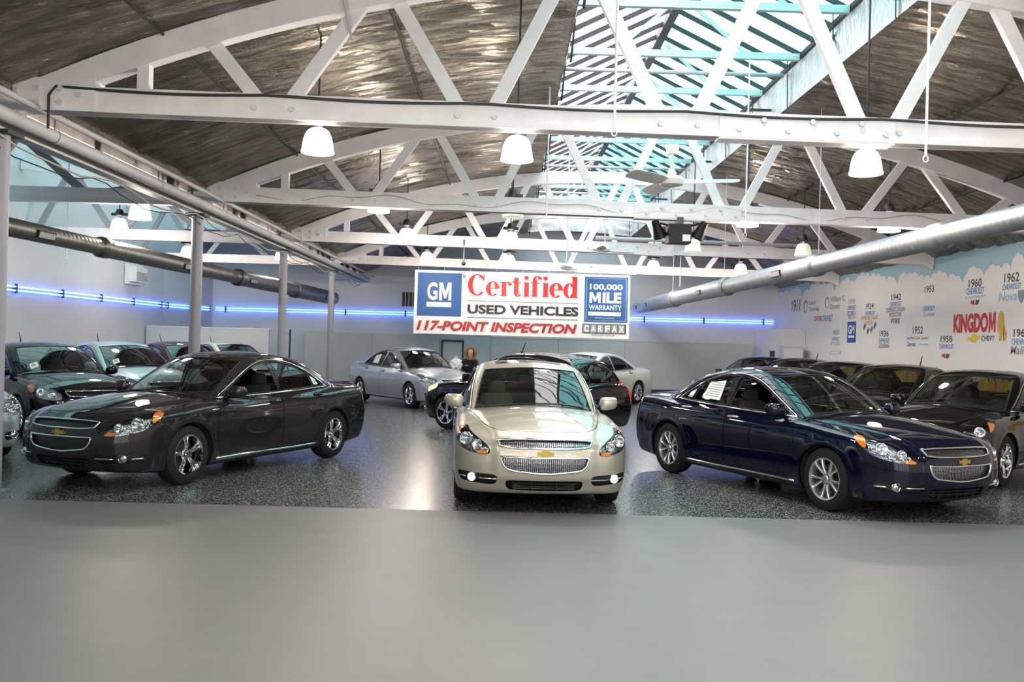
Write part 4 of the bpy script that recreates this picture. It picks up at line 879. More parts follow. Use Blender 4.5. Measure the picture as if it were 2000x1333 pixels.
def make_car(P):
    """returns a kit: list of (name, mesh, material key, parent name or None, offset)"""
    B = Body(P); B.shell(*P.get('res', (150, 42, 104))); kit = []; fa, ra, rz, AR = P['fa'], P['ra'], P['rz'], P['arch']
    y1 = lambda V: V[:, 1] > .30
    side_lo = lambda V: (V[:, 1] > .45)
    frontm = lambda V: (V[:, 0] > P['fa']+.15)
    for ax in (fa, ra): B.cut('void', circ(ax, rz, AR, AR, n=64), 'side', lambda V: (V[:, 1] > .55))
    topw = lambda V: V[:, 2] > .80
    B.cut('windshield', smooth_poly(P['ws'], 4, P['ws_sharp']), 'top', lambda V: (V[:, 2] > .85) & (V[:, 0] > -.2))
    B.cut('rear_window', smooth_poly(P['bw'], 4, P['bw_sharp']), 'top' if P['bw_view'] == 'top' else 'rear', lambda V: (V[:, 2] > .85) & (V[:, 0] < P['bw_x']))
    for nm, pl, shp in P['glass']: B.cut(nm, smooth_poly(pl, 3, shp), 'side', lambda V: (V[:, 1] > .40) & (V[:, 2] > .85))
    if P.get('sunroof'): B.cut('sunroof', smooth_poly(P['sunroof'], 2, (0, 3)), 'top', lambda V: V[:, 2] > 1.2)
    for nm, pl, view in P['lamps']: B.cut(nm, smooth_poly(pl, 4, ()), view, (lambda V: (V[:, 0] > fa+.10) & (V[:, 1] > .1)) if not (isinstance(view, float) and view < 0) else (lambda V: (V[:, 0] < ra-.1)))
    for nm, pl, shp in P['front']: B.cut(nm, smooth_poly(pl, 3, shp), 'front', frontm)
    B.cut('hood', smooth_poly(P['hoodline'], 4, (0,)), 'top', lambda V: (V[:, 2] > .66) & (V[:, 0] > .6), gap=.006)
    B.cut('trunk_lid', smooth_poly(P['trunk'], 3, (0,)), 'top', lambda V: (V[:, 2] > .80) & (V[:, 0] < -1.0), gap=.006)
    for nm, pl, shp in P['doors']: B.cut(nm, smooth_poly(pl, 4, shp), 'side', side_lo, gap=.006)
    # lower fascia seam and under-tray
    d = B.V[:, 2]-(P['zb']+.035); B.split(d); 
    B.Lb = ['underbody' if (l == 'body' and float(np.mean(B.V[f, 2])) < P['zb']+.035) else l for f, l in zip(B.F, B.Lb)]
    def both(nm, off=0.): a = B.take(nm, off); return joined(a, mirror(*a))
    def add(nm, me, m, parent=None): kit.append((nm, me, m, parent))
    add('body_shell', mesh_n('body_shell', *both('body')), 'paint')
    add('underbody', mesh_n('underbody', *both('underbody')), 'black_plastic')
    add('panel_gaps', mesh_n('panel_gaps', *both('seam', .008)), 'seam')
    for nm, m in (('hood', 'paint'), ('trunk_lid', 'paint'), ('windshield', 'glass_front'), ('rear_window', 'glass_dark')): add(nm, mesh_n(nm, *both(nm)), m)
    if P.get('sunroof'): add('sunroof', mesh_n('sunroof', *both('sunroof', .002)), 'sunroof')
    for nm, pl, shp in P['doors']:
        a = B.take(nm)
        for s_ in (0, 1): add(nm + '#%d' % s_, mesh_n(nm, *(mirror(*a) if s_ else a)), 'paint')
    for nm, pl, shp in P['glass']:
        a = B.take(nm, .006)
        for s_ in (0, 1): add(nm, mesh_n(nm, *(mirror(*a) if s_ else a)), 'glass_front' if 'front' in nm else 'glass_dark')
        tr = MB().tube(B.on(smooth_poly(pl, 3, shp), 'side'), .007, 6, closed=True)
        for q in (tr, mir(tr)): add('window_seal', q.mesh('window_seal', True), 'black_plastic')
    # bright window surround, sill strip
    dl = B.on(smooth_poly(P['dlo'], 4, P['dlo_sharp']), 'side'); dl = dl+B.grad(dl)*.004
    tr = MB().tube(dl, .010, 6, closed=True)
    for q in (tr, mir(tr)): add('window_surround', q.mesh('window_surround', True), P['surround'])
    if P.get('sill'):
        x0, x1, zz = P['sill']; pts = B.on([(x, zz+.004*math.sin(3*x)) for x in np.linspace(x0, x1, 24)], 'side'); tr = MB().tube(pts+[0, .004, 0], .013, 8)
        for q in (tr, mir(tr)): add('sill_strip', q.mesh('sill_strip', True), 'chrome')
    # black seals of the screens
    for key, view in (('ws', 'top'), ('bw', P['bw_view'])):
        pl = smooth_poly(P[key], 4, P[key+'_sharp']); pts = B.on(pl, view); pts = np.array([p for p, q in zip(pts, pl) if q[1 if view == 'top' else 0] > -1e-3])
        tr = MB().tube(pts, .009, 5, cap=False); add('screen_seal', (lambda q: (q.add(mir(tr).v, mir(tr).f), q)[1])(MB().add(tr.v, tr.f)).mesh('screen_seal', True), 'black_plastic')
    # lamps
    for nm, pl, view in P['lamps']:
        a = B.take(nm); hs = B.take(nm, .055); poly = smooth_poly(pl, 4, ()); rimp = B.on(poly, view)
        if len(a[0]) == 0: continue
        wallv = MB(); n = len(rimp); inn = rimp-B.grad(rimp)*.06; wallv.add(np.vstack([rimp, inn]), [[i, (i+1) % n, n+(i+1) % n, n+i] for i in range(n)])
        for s_ in (0, 1):
            f = (lambda q: mirror(*q)) if s_ else (lambda q: q); g = mir if s_ else (lambda q: q)
            if nm == 'headlight':
                k = len(kit); add('headlight#%d' % s_, mesh_n('headlight', *f(a)), 'lamp_lens')
                add('lamp_housing', mesh_n('lamp_housing', *f(hs)), 'lamp_housing', 'headlight#%d' % s_); add('lamp_bezel', g(wallv).mesh('lamp_bezel', True), 'black_plastic' if P.get('bezel') else 'lamp_reflector', 'headlight#%d' % s_)
                for (cy_, cz, r) in P['bowls']:
                    c = B.on([(cy_, cz)], view)[0]; nv = B.grad(c[None])[0]; ax = np.array([.93, .30, .10]) if False else nv*.45+np.array([.85, .12, .05]); ax /= np.linalg.norm(ax)
                    q = Vector(ax).to_track_quat('Z', 'Y').to_matrix().to_4x4(); M = Matrix.Translation(Vector(c-nv*.012)) @ q
                    bw = MB().lathe([(0, -.045), (r*.45, -.040), (r*.8, -.018), (r*.97, .0), (r, .004), (r*1.06, .0), (r*1.05, -.02)], 24); bw.v = [tuple(M @ Vector(p)) for p in bw.v]
                    bl = MB().lathe([(0, -.008), (r*.20, -.012), (r*.26, -.028), (r*.3, -.045)], 14); bl.v = [tuple(M @ Vector(p)) for p in bl.v]
                    add('reflector_bowl', g(bw).mesh('reflector_bowl', True), 'lamp_reflector', 'headlight#%d' % s_); add('bulb', g(bl).mesh('bulb', True), 'chrome', 'headlight#%d' % s_)
            elif nm.startswith('amber'):
                add('turn_signal', mesh_n('turn_signal', *f(B.take(nm, -.001))), 'amber#%d' % s_)
            else:
                add('tail_lamp', mesh_n('tail_lamp', *f(B.take(nm, -.002))), 'red#%d' % s_)
    # front openings
    for nm, pl, shp in P['front']:
        dep = P['depth'].get(nm, .035); poly = smooth_poly(pl, 3, shp); rimp = B.on(poly, 'front'); inn = rimp-np.array([dep, 0, 0]); n = len(rimp)
        wl = MB().add(np.vstack([rimp, inn]), [[i, (i+1) % n, n+(i+1) % n, n+i] for i in range(n) if poly[i][0] > -1e-3 and poly[(i+1) % n][0] > -1e-3])
        a = B.take(nm); a = (a[0]-np.array([dep*.8, 0, 0]), a[1], a[2])
        if nm == 'fog_pocket':
            for s_ in (0, 1):
                f = (lambda q: mirror(*q)) if s_ else (lambda q: q); g = mir if s_ else (lambda q: q); pn = 'fog_pocket#%d' % s_
                add(pn, mesh_n(nm, *f(a)), 'grille_dark'); add('pocket_wall', g(wl).mesh('pocket_wall', True), 'grille_dark', pn)
                c = B.on([P['fog']], 'front')[0]; r = .036
                fg = MB().lathe([(r*1.25, -.03), (r*1.3, .004), (r*1.15, .010), (r, .002)], 20, 'X', c-np.array([.012, 0, 0])); add('fog_bezel', g(fg).mesh('fog_bezel', True), 'chrome', pn)
                fg = MB().lathe([(0, .010), (r*.7, .006), (r, -.004)], 20, 'X', c-np.array([.012, 0, 0])); add('fog_lens', g(fg).mesh('fog_lens', True), 'fog', pn)
                yy = P['fog'][0]; 
                for y0, y1_ in ((yy-.30, yy-.065), (yy+.06, yy+.12)):
                    pts = B.on([(y0+(y1_-y0)*k/5, P['fog'][1]-.005) for k in range(6)], 'front'); add('fog_blade', g(MB().tube(pts-np.array([.012, 0, 0]), .009, 6)).mesh('fog_blade', True), 'chrome' , pn)
            continue
        bth = joined(a, mirror(*a)); full = MB().add(wl.v, wl.f); w2 = mir(wl); full.add(w2.v, w2.f)
        add(nm, mesh_n(nm, *bth), {'upper_grille': 'grille', 'lower_grille': 'grille', 'grille': 'grille'}.get(nm, 'grille_dark')); add('grille_wall', full.mesh('grille_wall', True), 'black_plastic', nm)
        if nm != 'lower_intake':
            path = [p for p in rimp if p[1] > -1e-3]; 
            hp = np.array(rimp)+B.grad(np.array(rimp))*.006; k0 = len(hp)
            # outline of both halves as one loop: walk the half outline from the lower middle to the upper middle and back
            half = hp[hp[:, 1] > 1e-3]; order = half
            loop = np.vstack([half, (half*[1, -1, 1])[::-1]]); add('chrome_surround', MB().tube(loop, .011, 6, closed=True).mesh('chrome_surround', True), 'chrome', nm)
        else:
            for zz in P['slats']:
                yl = max(p[0] for p in pl)-.03
                pts = B.on([(yl*k/8, zz) for k in range(9)], 'front')-np.array([.02, 0, 0]); pts = np.vstack([(pts*[1, -1, 1])[::-1][:-1], pts]); add('slat', MB().tube(pts, .010, 6).mesh('slat', True), 'black_plastic', nm)
            for yy in (-.24, -.12, 0, .12, .24):
                c = B.on([(abs(yy), .30)], 'front')[0]; add('slat_upright', MB().box((c[0]-.05, yy-.006, P['intake_z'][0]), (c[0]-.02, yy+.006, P['intake_z'][1])).mesh('slat_upright'), 'black_plastic', nm)
            c = B.on([(.0, .30)], 'front')[0]; add('radiator', MB().box((c[0]-.10, -.30, P['intake_z'][0]+.01), (c[0]-.06, .30, P['intake_z'][1]-.01)).mesh('radiator'), 'radiator', nm)
    # bow-tie emblem
    c = B.on([(0.001, P['emblem'])], 'front')[0]
    k = P.get('embs', 1.); em = MB().prism([(a*k, b*k) for a, b in ((-.078, -.012), (-.078, .018), (-.034, .018), (-.030, .033), (.036, .033), (.033, .018), (.080, .018), (.080, -.015), (.034, -.015), (.030, -.030), (-.036, -.030), (-.033, -.012))], (c[0]+.004, 0, P['emblem']), (0, 1, 0), (0, 0, 1), .014)
    add('emblem', em.mesh('emblem'), 'gold_emblem')
    # mirrors, handles, antenna, wipers
    mx, my, mz = P['mirror']
    def mirror_shell():
        mb = MB(); n, mm = 14, 10; vs = []
        for i in range(mm+1):
            u = -1+2*i/mm; 
            for kk in range(n):
                t = 2*math.pi*kk/n; sq = lambda q: math.copysign(abs(q)**.5, q); rr_ = (1-abs(u)**4.5)**.5 if abs(u) < 1 else 0
                fx = .085*rr_*sq(math.cos(t)); 
                vs.append((mx + (fx if fx > 0 else fx*.35) - .03*abs(u)**2 - .02*u, my+.135+.115*u, mz + .074*rr_*sq(math.sin(t))*(1-.12*u)+.008*u))
        for i in range(mm):
            for kk in range(n): mb.f.append([i*n+kk, i*n+(kk+1) % n, (i+1)*n+(kk+1) % n, (i+1)*n+kk])
        mb.v = vs; return mb
    ms = mirror_shell(); gl = MB().add([(mx-.034+(.008 if abs(a) > .7 else 0), my+.135+.095*a, mz+.05*b+.005*a) for a, b in ((-1, -.8), (-.8, -1), (.8, -1), (1, -.7), (1, .7), (.8, 1), (-.8, 1), (-1, .8))], [list(range(8))]); st = MB().tube([(mx-.01, my-.10, mz-.075), (mx, my-.02, mz-.06), (mx+.01, my+.06, mz-.03)], [.03, .026, .024], 8)
    for s_ in (0, 1):
        g = mir if s_ else (lambda q: q); pn = 'wing_mirror#%d' % s_
        add(pn, g(ms).mesh('wing_mirror', True), 'paint'); add('mirror_glass', g(gl).mesh('mirror_glass'), 'mirror_glass', pn); add('mirror_stalk', g(st).mesh('mirror_stalk', True), 'black_plastic', pn)
    for i, (hx, hz) in enumerate(P['handles']):
        dn = P['doors'][i][0]; c = B.on([(hx-.10+.2*k/6, hz+.004*k/6) for k in range(7)], 'side'); off = np.array([[0, .004], [0, .024], [0, .03], [0, .032], [0, .03], [0, .024], [0, .004]]); pts = c+np.stack([off[:, 0]*0, off[:, 1], off[:, 0]*0], 1)
        hd = MB().tube(pts, [.010, .013, .014, .014, .014, .013, .010], 8); cup = B.on(circ(hx+.01, hz, .085, .030, n=20), 'side')+[0, .0025, 0]
        for s_ in (0, 1):
            g = mir if s_ else (lambda q: q); add('door_handle', g(hd).mesh('door_handle', True), 'handle', dn+'#%d' % s_); add('handle_cup', g(MB().add(cup, [list(range(20))])).mesh('handle_cup'), 'seam', dn+'#%d' % s_)
    if P.get('antenna'):
        ax = P['antenna']; c = B.on([(ax, 0.001)], 'top')[0]; add('antenna', MB().tube([(ax, 0, c[2]-.005), (ax-.03, 0, c[2]+.03), (ax-.14, 0, c[2]+.23)], [.022, .014, .006], 8).mesh('antenna', True), 'black_plastic')
    for s_, (x0, y0, x1_, y1_) in enumerate(P['wipers']):
        pts = B.on([(x0+(x1_-x0)*k/8, abs(y0+(y1_-y0)*k/8)) for k in range(9)], 'top'); pts[:, 1] = [y0+(y1_-y0)*k/8 for k in range(9)]; add('wiper', MB().tube(pts+[0, 0, .014], .008, 6).mesh('wiper', True), 'black_plastic')
    # side markers
    c = P.get('marker')
    if c:
        pts = B.on([(c[0], c[1]), (c[0]-.12, c[1]+.005), (c[0]-.12, c[1]+.035), (c[0], c[1]+.03)], 'side')+[0, .004, 0]
        for q in (MB().add(pts, [[0, 1, 2, 3]]), mir(MB().add(pts, [[0, 1, 2, 3]]))): add('side_marker', q.mesh('side_marker'), 'red_lens')
    # wheel housings
    for ax in (fa, ra):
        pts = B.on([(ax+AR*math.cos(t), rz+AR*math.sin(t)) for t in np.linspace(-.35, math.pi+.35, 40)], 'side'); inn = pts*[1, 0, 1]+[0, .50, 0]; n = len(pts)
        lip = pts.copy(); lip[:, 1] -= .03
        h = MB().add(np.vstack([pts, lip]), [[i, i+1, n+i+1, n+i] for i in range(n-1)]); w_ = MB().add(np.vstack([lip, inn]), [[i, i+1, n+i+1, n+i] for i in range(n-1)]).add(inn, [list(range(n))])
        for g in ((lambda q: q), mir): add('arch_lip', g(h).mesh('arch_lip', True), 'paint'); add('wheel_housing', g(w_).mesh('wheel_housing', True), 'liner')
    # cabin
    z0, bz = .30, P['belt']
    tub = MB().box((-1.55, -.70, z0-.02), (1.05, .70, z0))
    for s_ in (-1, 1): tub.box((-1.50, s_*.74-.03, z0), (.95, s_*.74+.03, bz-.06))
    tub.box((-1.95, -.70, bz-.10), (-1.25, .70, bz-.03)); add('cabin_tub', tub.mesh('cabin_tub'), 'cabin_dark')
    ds = MB(); vs = []
    for y in np.linspace(-.70, .70, 15): 
        pk = .035*math.exp(-((y-.36)/.2)**2)
        vs += [(P['cowl']-.08-.28*y*y, y, bz-.02), (P['cowl']-.30-.15*y*y, y, bz+.01+pk), (.50-.05*y*y, y, bz+.0+pk), (.44, y, bz-.10), (.50, y, z0+.25)]
    ds.add(vs, [[5*i+k, 5*i+k+1, 5*i+6+k, 5*i+5+k] for i in range(14) for k in range(4)]); add('dashboard', ds.mesh('dashboard', True), 'cabin_dark')
    sw = MB().tube([(.38+.05*math.sin(a)*.6, .36+.18*math.cos(a), bz-.03+.17*math.sin(a)) for a in np.linspace(0, 2*math.pi, 25)[:-1]], .014, 8, closed=True).tube([(.46, .36, bz-.08), (.38, .36, bz-.03)], .03, 8).bar((.385, .20, bz-.03), (.385, .52, bz-.03), .02, .04)
    add('steering_wheel', sw.mesh('steering_wheel', True), 'black_plastic')
    add('rear_view_mirror', MB().box((.40, -.12, P['rvm']), (.425, .12, P['rvm']+.06)).tube([(.43, 0, P['rvm']+.04), (.50, 0, P['rvm']+.08)], .012, 6).mesh('rear_view_mirror'), 'black_plastic')
    def seat(x, y, w_=.25, hb=.62):
        q = MB()
        def slab(st):
            n = 10; vs = []
            for cx, cz, dx, dz, ww in st:
                for kk in range(n):
                    t = 2*math.pi*kk/n; sq = lambda v: math.copysign(abs(v)**.5, v); vs.append((cx+dx*sq(math.sin(t))*.5, y+ww*sq(math.cos(t)), cz+dz*sq(math.sin(t))*.5))
            b = len(q.v); q.v += vs
            for i in range(len(st)-1):
                for kk in range(n): q.f.append([b+i*n+kk, b+i*n+(kk+1) % n, b+(i+1)*n+(kk+1) % n, b+(i+1)*n+kk])
            q.f.append([b+kk for kk in range(n)][::-1]); q.f.append([b+(len(st)-1)*n+kk for kk in range(n)])
        slab([(x+.28, .40, .0, .13, w_*.85), (x+.24, .46, .0, .16, w_), (x-.1, .45, .0, .16, w_), (x-.2, .43, .0, .14, w_*.9)])
        slab([(x-.20, .42, .14, .0, w_*.9), (x-.24, .60, .16, .0, w_), (x-.33, .85, .15, .0, w_*.95), (x-.38, .42+hb-.02, .12, .0, w_*.75), (x-.385, .42+hb, .06, .0, w_*.55)])
        return q
    for s_ in (1, -1):
        add('front_seat', seat(.05, s_*.36).mesh('front_seat', True), 'seat')
        hr = MB().lathe([(0, -.09), (.09, -.085), (.115, -.04), (.115, .05), (.08, .085), (0, .09)], 14, 'Z', (0, 0, 0)); hr.v = [(a*.42-.36, b+s_*.36, c+1.10) for a, b, c in hr.v]; hr.tube([(-.35, s_*.36-.05, .95), (-.36, s_*.36-.05, 1.05)], .008, 6).tube([(-.35, s_*.36+.05, .95), (-.36, s_*.36+.05, 1.05)], .008, 6); add('headrest', hr.mesh('headrest', True), 'seat')
    add('rear_bench', seat(-.82, 0, .62, .58).mesh('rear_bench', True), 'seat')
    for s_ in (1, -1):
        hr = MB().lathe([(0, -.07), (.09, -.065), (.11, -.03), (.11, .04), (.08, .065), (0, .07)], 12, 'Z'); hr.v = [(a*.42-1.22, b+s_*.33, c+1.05) for a, b, c in hr.v]; add('headrest', hr.mesh('headrest', True), 'seat')
    B.F = B.Lb = None
    return kit, B

MALIBU = dict(fa=1.461, ra=-1.391, rz=.335, arch=.362, zb=.175, xa=1.72, crown=.075, musz=.020, mus=lambda x: .70-.20*np.clip((x-1.0)/1.25, 0, 1), fc=.105, wc=.36, bc=.26,
 plan=[(-2.45, .80), (-2.0, .855), (-1.39, .885), (-.5, .890), (.5, .890), (1.46, .888), (2.0, .868), (2.45, .84)],
 sect=[(.10, -.09), (.20, -.045), (.30, -.020), (.42, -.004), (.56, .0), (.66, -.002), (.76, -.012), (.85, -.028), (.92, -.050), (1.0, -.095), (1.12, -.16)],
 hood=[(-2.5, 1.00), (-2.25, 1.045), (-1.8, 1.05), (-1.3, 1.025), (-.5, 1.0), (.5, .975), (1.0, .985), (1.15, .978), (1.5, .940), (1.9, .876), (2.2, .805), (2.33, .755), (2.5, .66)],
 nose=[(.10, 2.20), (.20, 2.33), (.28, 2.39), (.38, 2.43), (.5, 2.44), (.6, 2.43), (.68, 2.405), (.74, 2.37), (.80, 2.31), (.9, 2.18), (1.0, 2.0)],
 tail=[(.15, -2.28), (.3, -2.37), (.45, -2.43), (.6, -2.44), (.75, -2.41), (.9, -2.375), (1.0, -2.36), (1.15, -2.33)],
 roof=[(2.6, .25), (1.6, .66), (1.3, .86), (1.12, .972), (.95, 1.077), (.7, 1.222), (.45, 1.343), (.3, 1.400), (.1, 1.444), (-.2, 1.466), (-.5, 1.460), (-.8, 1.430), (-1.05, 1.376), (-1.3, 1.280), (-1.6, 1.155), (-1.85, 1.045), (-2.1, .93), (-2.6, .65)],
 gw=[(.70, .875), (.9, .835), (.97, .808), (1.1, .752), (1.25, .680), (1.35, .622), (1.5, .52)],
 gplan=[(-2.4, -.30), (-1.8, -.16), (-1.3, -.06), (-.8, -.015), (-.3, 0), (.3, -.008), (.7, -.045), (1.0, -.085), (1.5, -.16)],
 ws=[(1.135, -.3), (1.135, 0), (1.09, .35), (.945, .655), (.62, .605), (.245, .535), (.335, .27), (.355, 0), (.355, -.3)], ws_sharp=(0, 3, 5, 8),
 bw=[(-1.77, -.3), (-1.77, 0), (-1.71, .33), (-1.57, .555), (-1.25, .535), (-.99, .49), (-1.035, .25), (-1.05, 0), (-1.05, -.3)], bw_sharp=(0, 3, 5, 8), bw_view='top', bw_x=-.8,
 glass=[('front_window', [(.80, .955), (.55, 1.100), (.3, 1.228), (.08, 1.308), (-.13, 1.340), (-.165, 1.15), (-.19, .98)], (0, 4, 6)),
        ('rear_door_window', [(-.235, .980), (-.215, 1.345), (-.5, 1.327), (-.76, 1.264), (-.93, 1.187), (-.97, 1.006)], (0, 1, 4, 5)),
        ('quarter_window', [(-1.005, 1.008), (-.965, 1.166), (-1.1, 1.10), (-1.26, 1.018)], (0, 1, 3))],
 dlo=[(.87, .935), (.58, 1.102), (.3, 1.248), (.05, 1.334), (-.2, 1.366), (-.5, 1.350), (-.8, 1.272), (-1.08, 1.138), (-1.33, 1.0), (-.6, .972), (.2, .95)], dlo_sharp=(0, 8), surround='chrome',
 sunroof=[(.12, -.3), (.12, .36), (-.05, .40), (-.5, .38), (-.52, -.3)],
 lamps=[('amber_lens', [(.085, .828), (.150, .832), (.165, .80), (.125, .745), (.085, .72), (.075, .78)], .6),
        ('amber_inner', [(-.365, .598), (-.36, .622), (-.27, .628), (-.235, .612), (-.28, .600)], .6),
        ('headlight', [(-.375, .590), (-.372, .655), (-.27, .722), (-.10, .785), (.05, .825), (.150, .834), (.165, .80), (.115, .722), (.02, .652), (-.15, .610)], .6),
        ('tail_lamp', [(-.40, .93), (-.40, .70), (-.25, .66), (-.10, .68), (-.06, .80), (-.10, .92), (-.22, .96)], -.6)],
 bowls=[(-.055, .728, .060), (-.235, .683, .046)], bezel=True,
 front=[('upper_grille', [(-.2, .742), (0, .742), (.3, .740), (.46, .730), (.437, .676), (.3, .662), (0, .657), (-.2, .657)], (0, 3, 4, 7)),
        ('lower_grille', [(-.2, .572), (0, .572), (.30, .574), (.425, .578), (.405, .505), (.345, .455), (.17, .432), (0, .418), (-.2, .418)], (0, 3, 8)),
        ('lower_intake', [(-.2, .352), (0, .352), (.34, .352), (.375, .340), (.36, .272), (.30, .252), (0, .247), (-.2, .247)], (0, 7)),
        ('fog_pocket', [(.47, .395), (.70, .408), (.825, .408), (.82, .350), (.79, .318), (.62, .308), (.48, .305)], ())],
 depth={'upper_grille': .03, 'lower_grille': .035, 'lower_intake': .06, 'fog_pocket': .045}, slats=(.285, .318), intake_z=(.25, .35), fog=(.70, .362), emblem=.614,
 hoodline=[(1.19, -.3), (1.19, 0), (1.14, .4), (1.02, .70), (1.4, .662), (1.85, .590), (2.12, .505), (2.215, .39), (2.245, .2), (2.25, 0), (2.25, -.3)],
 trunk=[(-1.84, -.3), (-1.84, 0), (-1.77, .40), (-1.68, .60), (-2.0, .66), (-2.26, .62), (-2.7, .60), (-2.7, -.3)],
 doors=[('front_door', [(.90, .93), (.99, .80), (1.03, .55), (.98, .30), (.4, .278), (-.19, .278), (-.207, .6), (-.203, .95), (-.175, 1.372), (.05, 1.352), (.3, 1.262), (.58, 1.117)], (0, 3, 5, 8)),
        ('rear_door', [(-.200, .278), (-.8, .278), (-.93, .32), (-1.02, .52), (-1.10, .68), (-1.22, .85), (-1.27, 1.0), (-1.08, 1.152), (-.8, 1.288), (-.5, 1.366), (-.178, 1.380), (-.208, .95)], (0, 10))],
 handles=[(-.06, .860), (-1.03, .905)], mirror=(.72, .755, 1.005), sill=(1.02, -.98, .250), belt=.95, cowl=1.13, rvm=1.24,
 wipers=[(1.11, .02, 1.00, .56), (1.12, -.56+.0, 1.10, -.02)], marker=(-2.12, .635), wheel=(.335, .225, .215))
import copy
def derive(base, **k):
    d = dict(base); d.update(k); return d
COMPACT = derive(MALIBU, res=(100, 30, 76), fa=1.36, ra=-1.325, rz=.320, arch=.345, xa=1.60, musz=.012, sill=None, sunroof=None, surround='black_plastic',
 plan=[(-2.3, .80), (-1.9, .850), (-1.3, .878), (-.5, .884), (.5, .884), (1.36, .880), (1.9, .855), (2.3, .82)],
 hood=[(-2.4, 1.04), (-2.1, 1.085), (-1.8, 1.085), (-1.3, 1.03), (-.5, 1.0), (.5, .985), (1.0, 1.0), (1.15, .99), (1.5, .945), (1.85, .875), (2.05, .81), (2.2, .74), (2.4, .62)],
 nose=[(.10, 2.08), (.20, 2.20), (.28, 2.255), (.38, 2.29), (.5, 2.30), (.6, 2.285), (.68, 2.255), (.74, 2.22), (.80, 2.165), (.9, 2.04), (1.0, 1.85)],
 tail=[(.15, -2.14), (.3, -2.23), (.45, -2.29), (.6, -2.30), (.75, -2.28), (.9, -2.25), (1.0, -2.24), (1.15, -2.22)],
 roof=[(2.5, .28), (1.6, .70), (1.3, .90), (1.12, 1.00), (.95, 1.10), (.7, 1.245), (.45, 1.365), (.3, 1.42), (.1, 1.458), (-.2, 1.478), (-.5, 1.470), (-.8, 1.435), (-1.05, 1.375), (-1.3, 1.285), (-1.6, 1.165), (-1.8, 1.08), (-2.1, .94), (-2.5, .7)],
 trunk=[(-1.82, -.3), (-1.82, 0), (-1.75, .40), (-1.66, .60), (-1.95, .66), (-2.15, .62), (-2.6, .60), (-2.6, -.3)],
 hoodline=[(1.19, -.3), (1.19, 0), (1.14, .4), (1.02, .70), (1.4, .665), (1.8, .600), (2.02, .50), (2.10, .39), (2.13, .2), (2.14, 0), (2.14, -.3)],
 lamps=[('amber_lens', [(.13, .80), (.22, .83), (.27, .80), (.23, .745), (.15, .70)], .6),
        ('headlight', [(-.29, .620), (-.27, .700), (-.15, .765), (.0, .815), (.15, .845), (.25, .835), (.26, .78), (.16, .695), (.03, .640), (-.15, .605)], .6),
        ('tail_lamp', [(-.36, .97), (-.36, .72), (-.18, .68), (.0, .72), (.02, .86), (-.05, .97), (-.2, 1.0)], -.6)],
 bowls=[(.03, .728, .055), (-.15, .690, .048)], bezel=False,
 front=[('upper_grille', [(-.2, .735), (0, .735), (.3, .735), (.47, .735), (.44, .670), (.3, .655), (0, .650), (-.2, .650)], (0, 3, 7)),
        ('lower_grille', [(-.2, .590), (0, .590), (.30, .592), (.40, .59), (.36, .50), (.30, .46), (.15, .45), (0, .447), (-.2, .447)], (0, 3, 8)),
        ('lower_intake', [(-.2, .362), (0, .362), (.40, .362), (.45, .350), (.43, .272), (.36, .252), (0, .247), (-.2, .247)], (0, 7)),
        ('fog_pocket', [(.56, .40), (.70, .41), (.80, .40), (.80, .350), (.77, .318), (.65, .308), (.57, .315)], ())],
 doors=[('front_door', [(.90, .93), (.97, .80), (.99, .55), (.94, .30), (.4, .278), (-.19, .278), (-.207, .6), (-.203, .95), (-.175, 1.385), (.05, 1.372), (.3, 1.282), (.58, 1.127)], (0, 3, 5, 8)),
        ('rear_door', [(-.200, .278), (-.78, .278), (-.90, .32), (-.97, .52), (-1.06, .68), (-1.20, .85), (-1.27, 1.0), (-1.08, 1.162), (-.8, 1.298), (-.5, 1.376), (-.178, 1.392), (-.208, .95)], (0, 10))],
 emblem=.622, fog=(.69, .36), antenna=-.98, marker=None, wheel=(.318, .205, .205), bw=[(-1.72, -.3), (-1.72, 0), (-1.67, .33), (-1.55, .555), (-1.25, .535), (-.99, .49), (-1.035, .25), (-1.05, 0), (-1.05, -.3)])
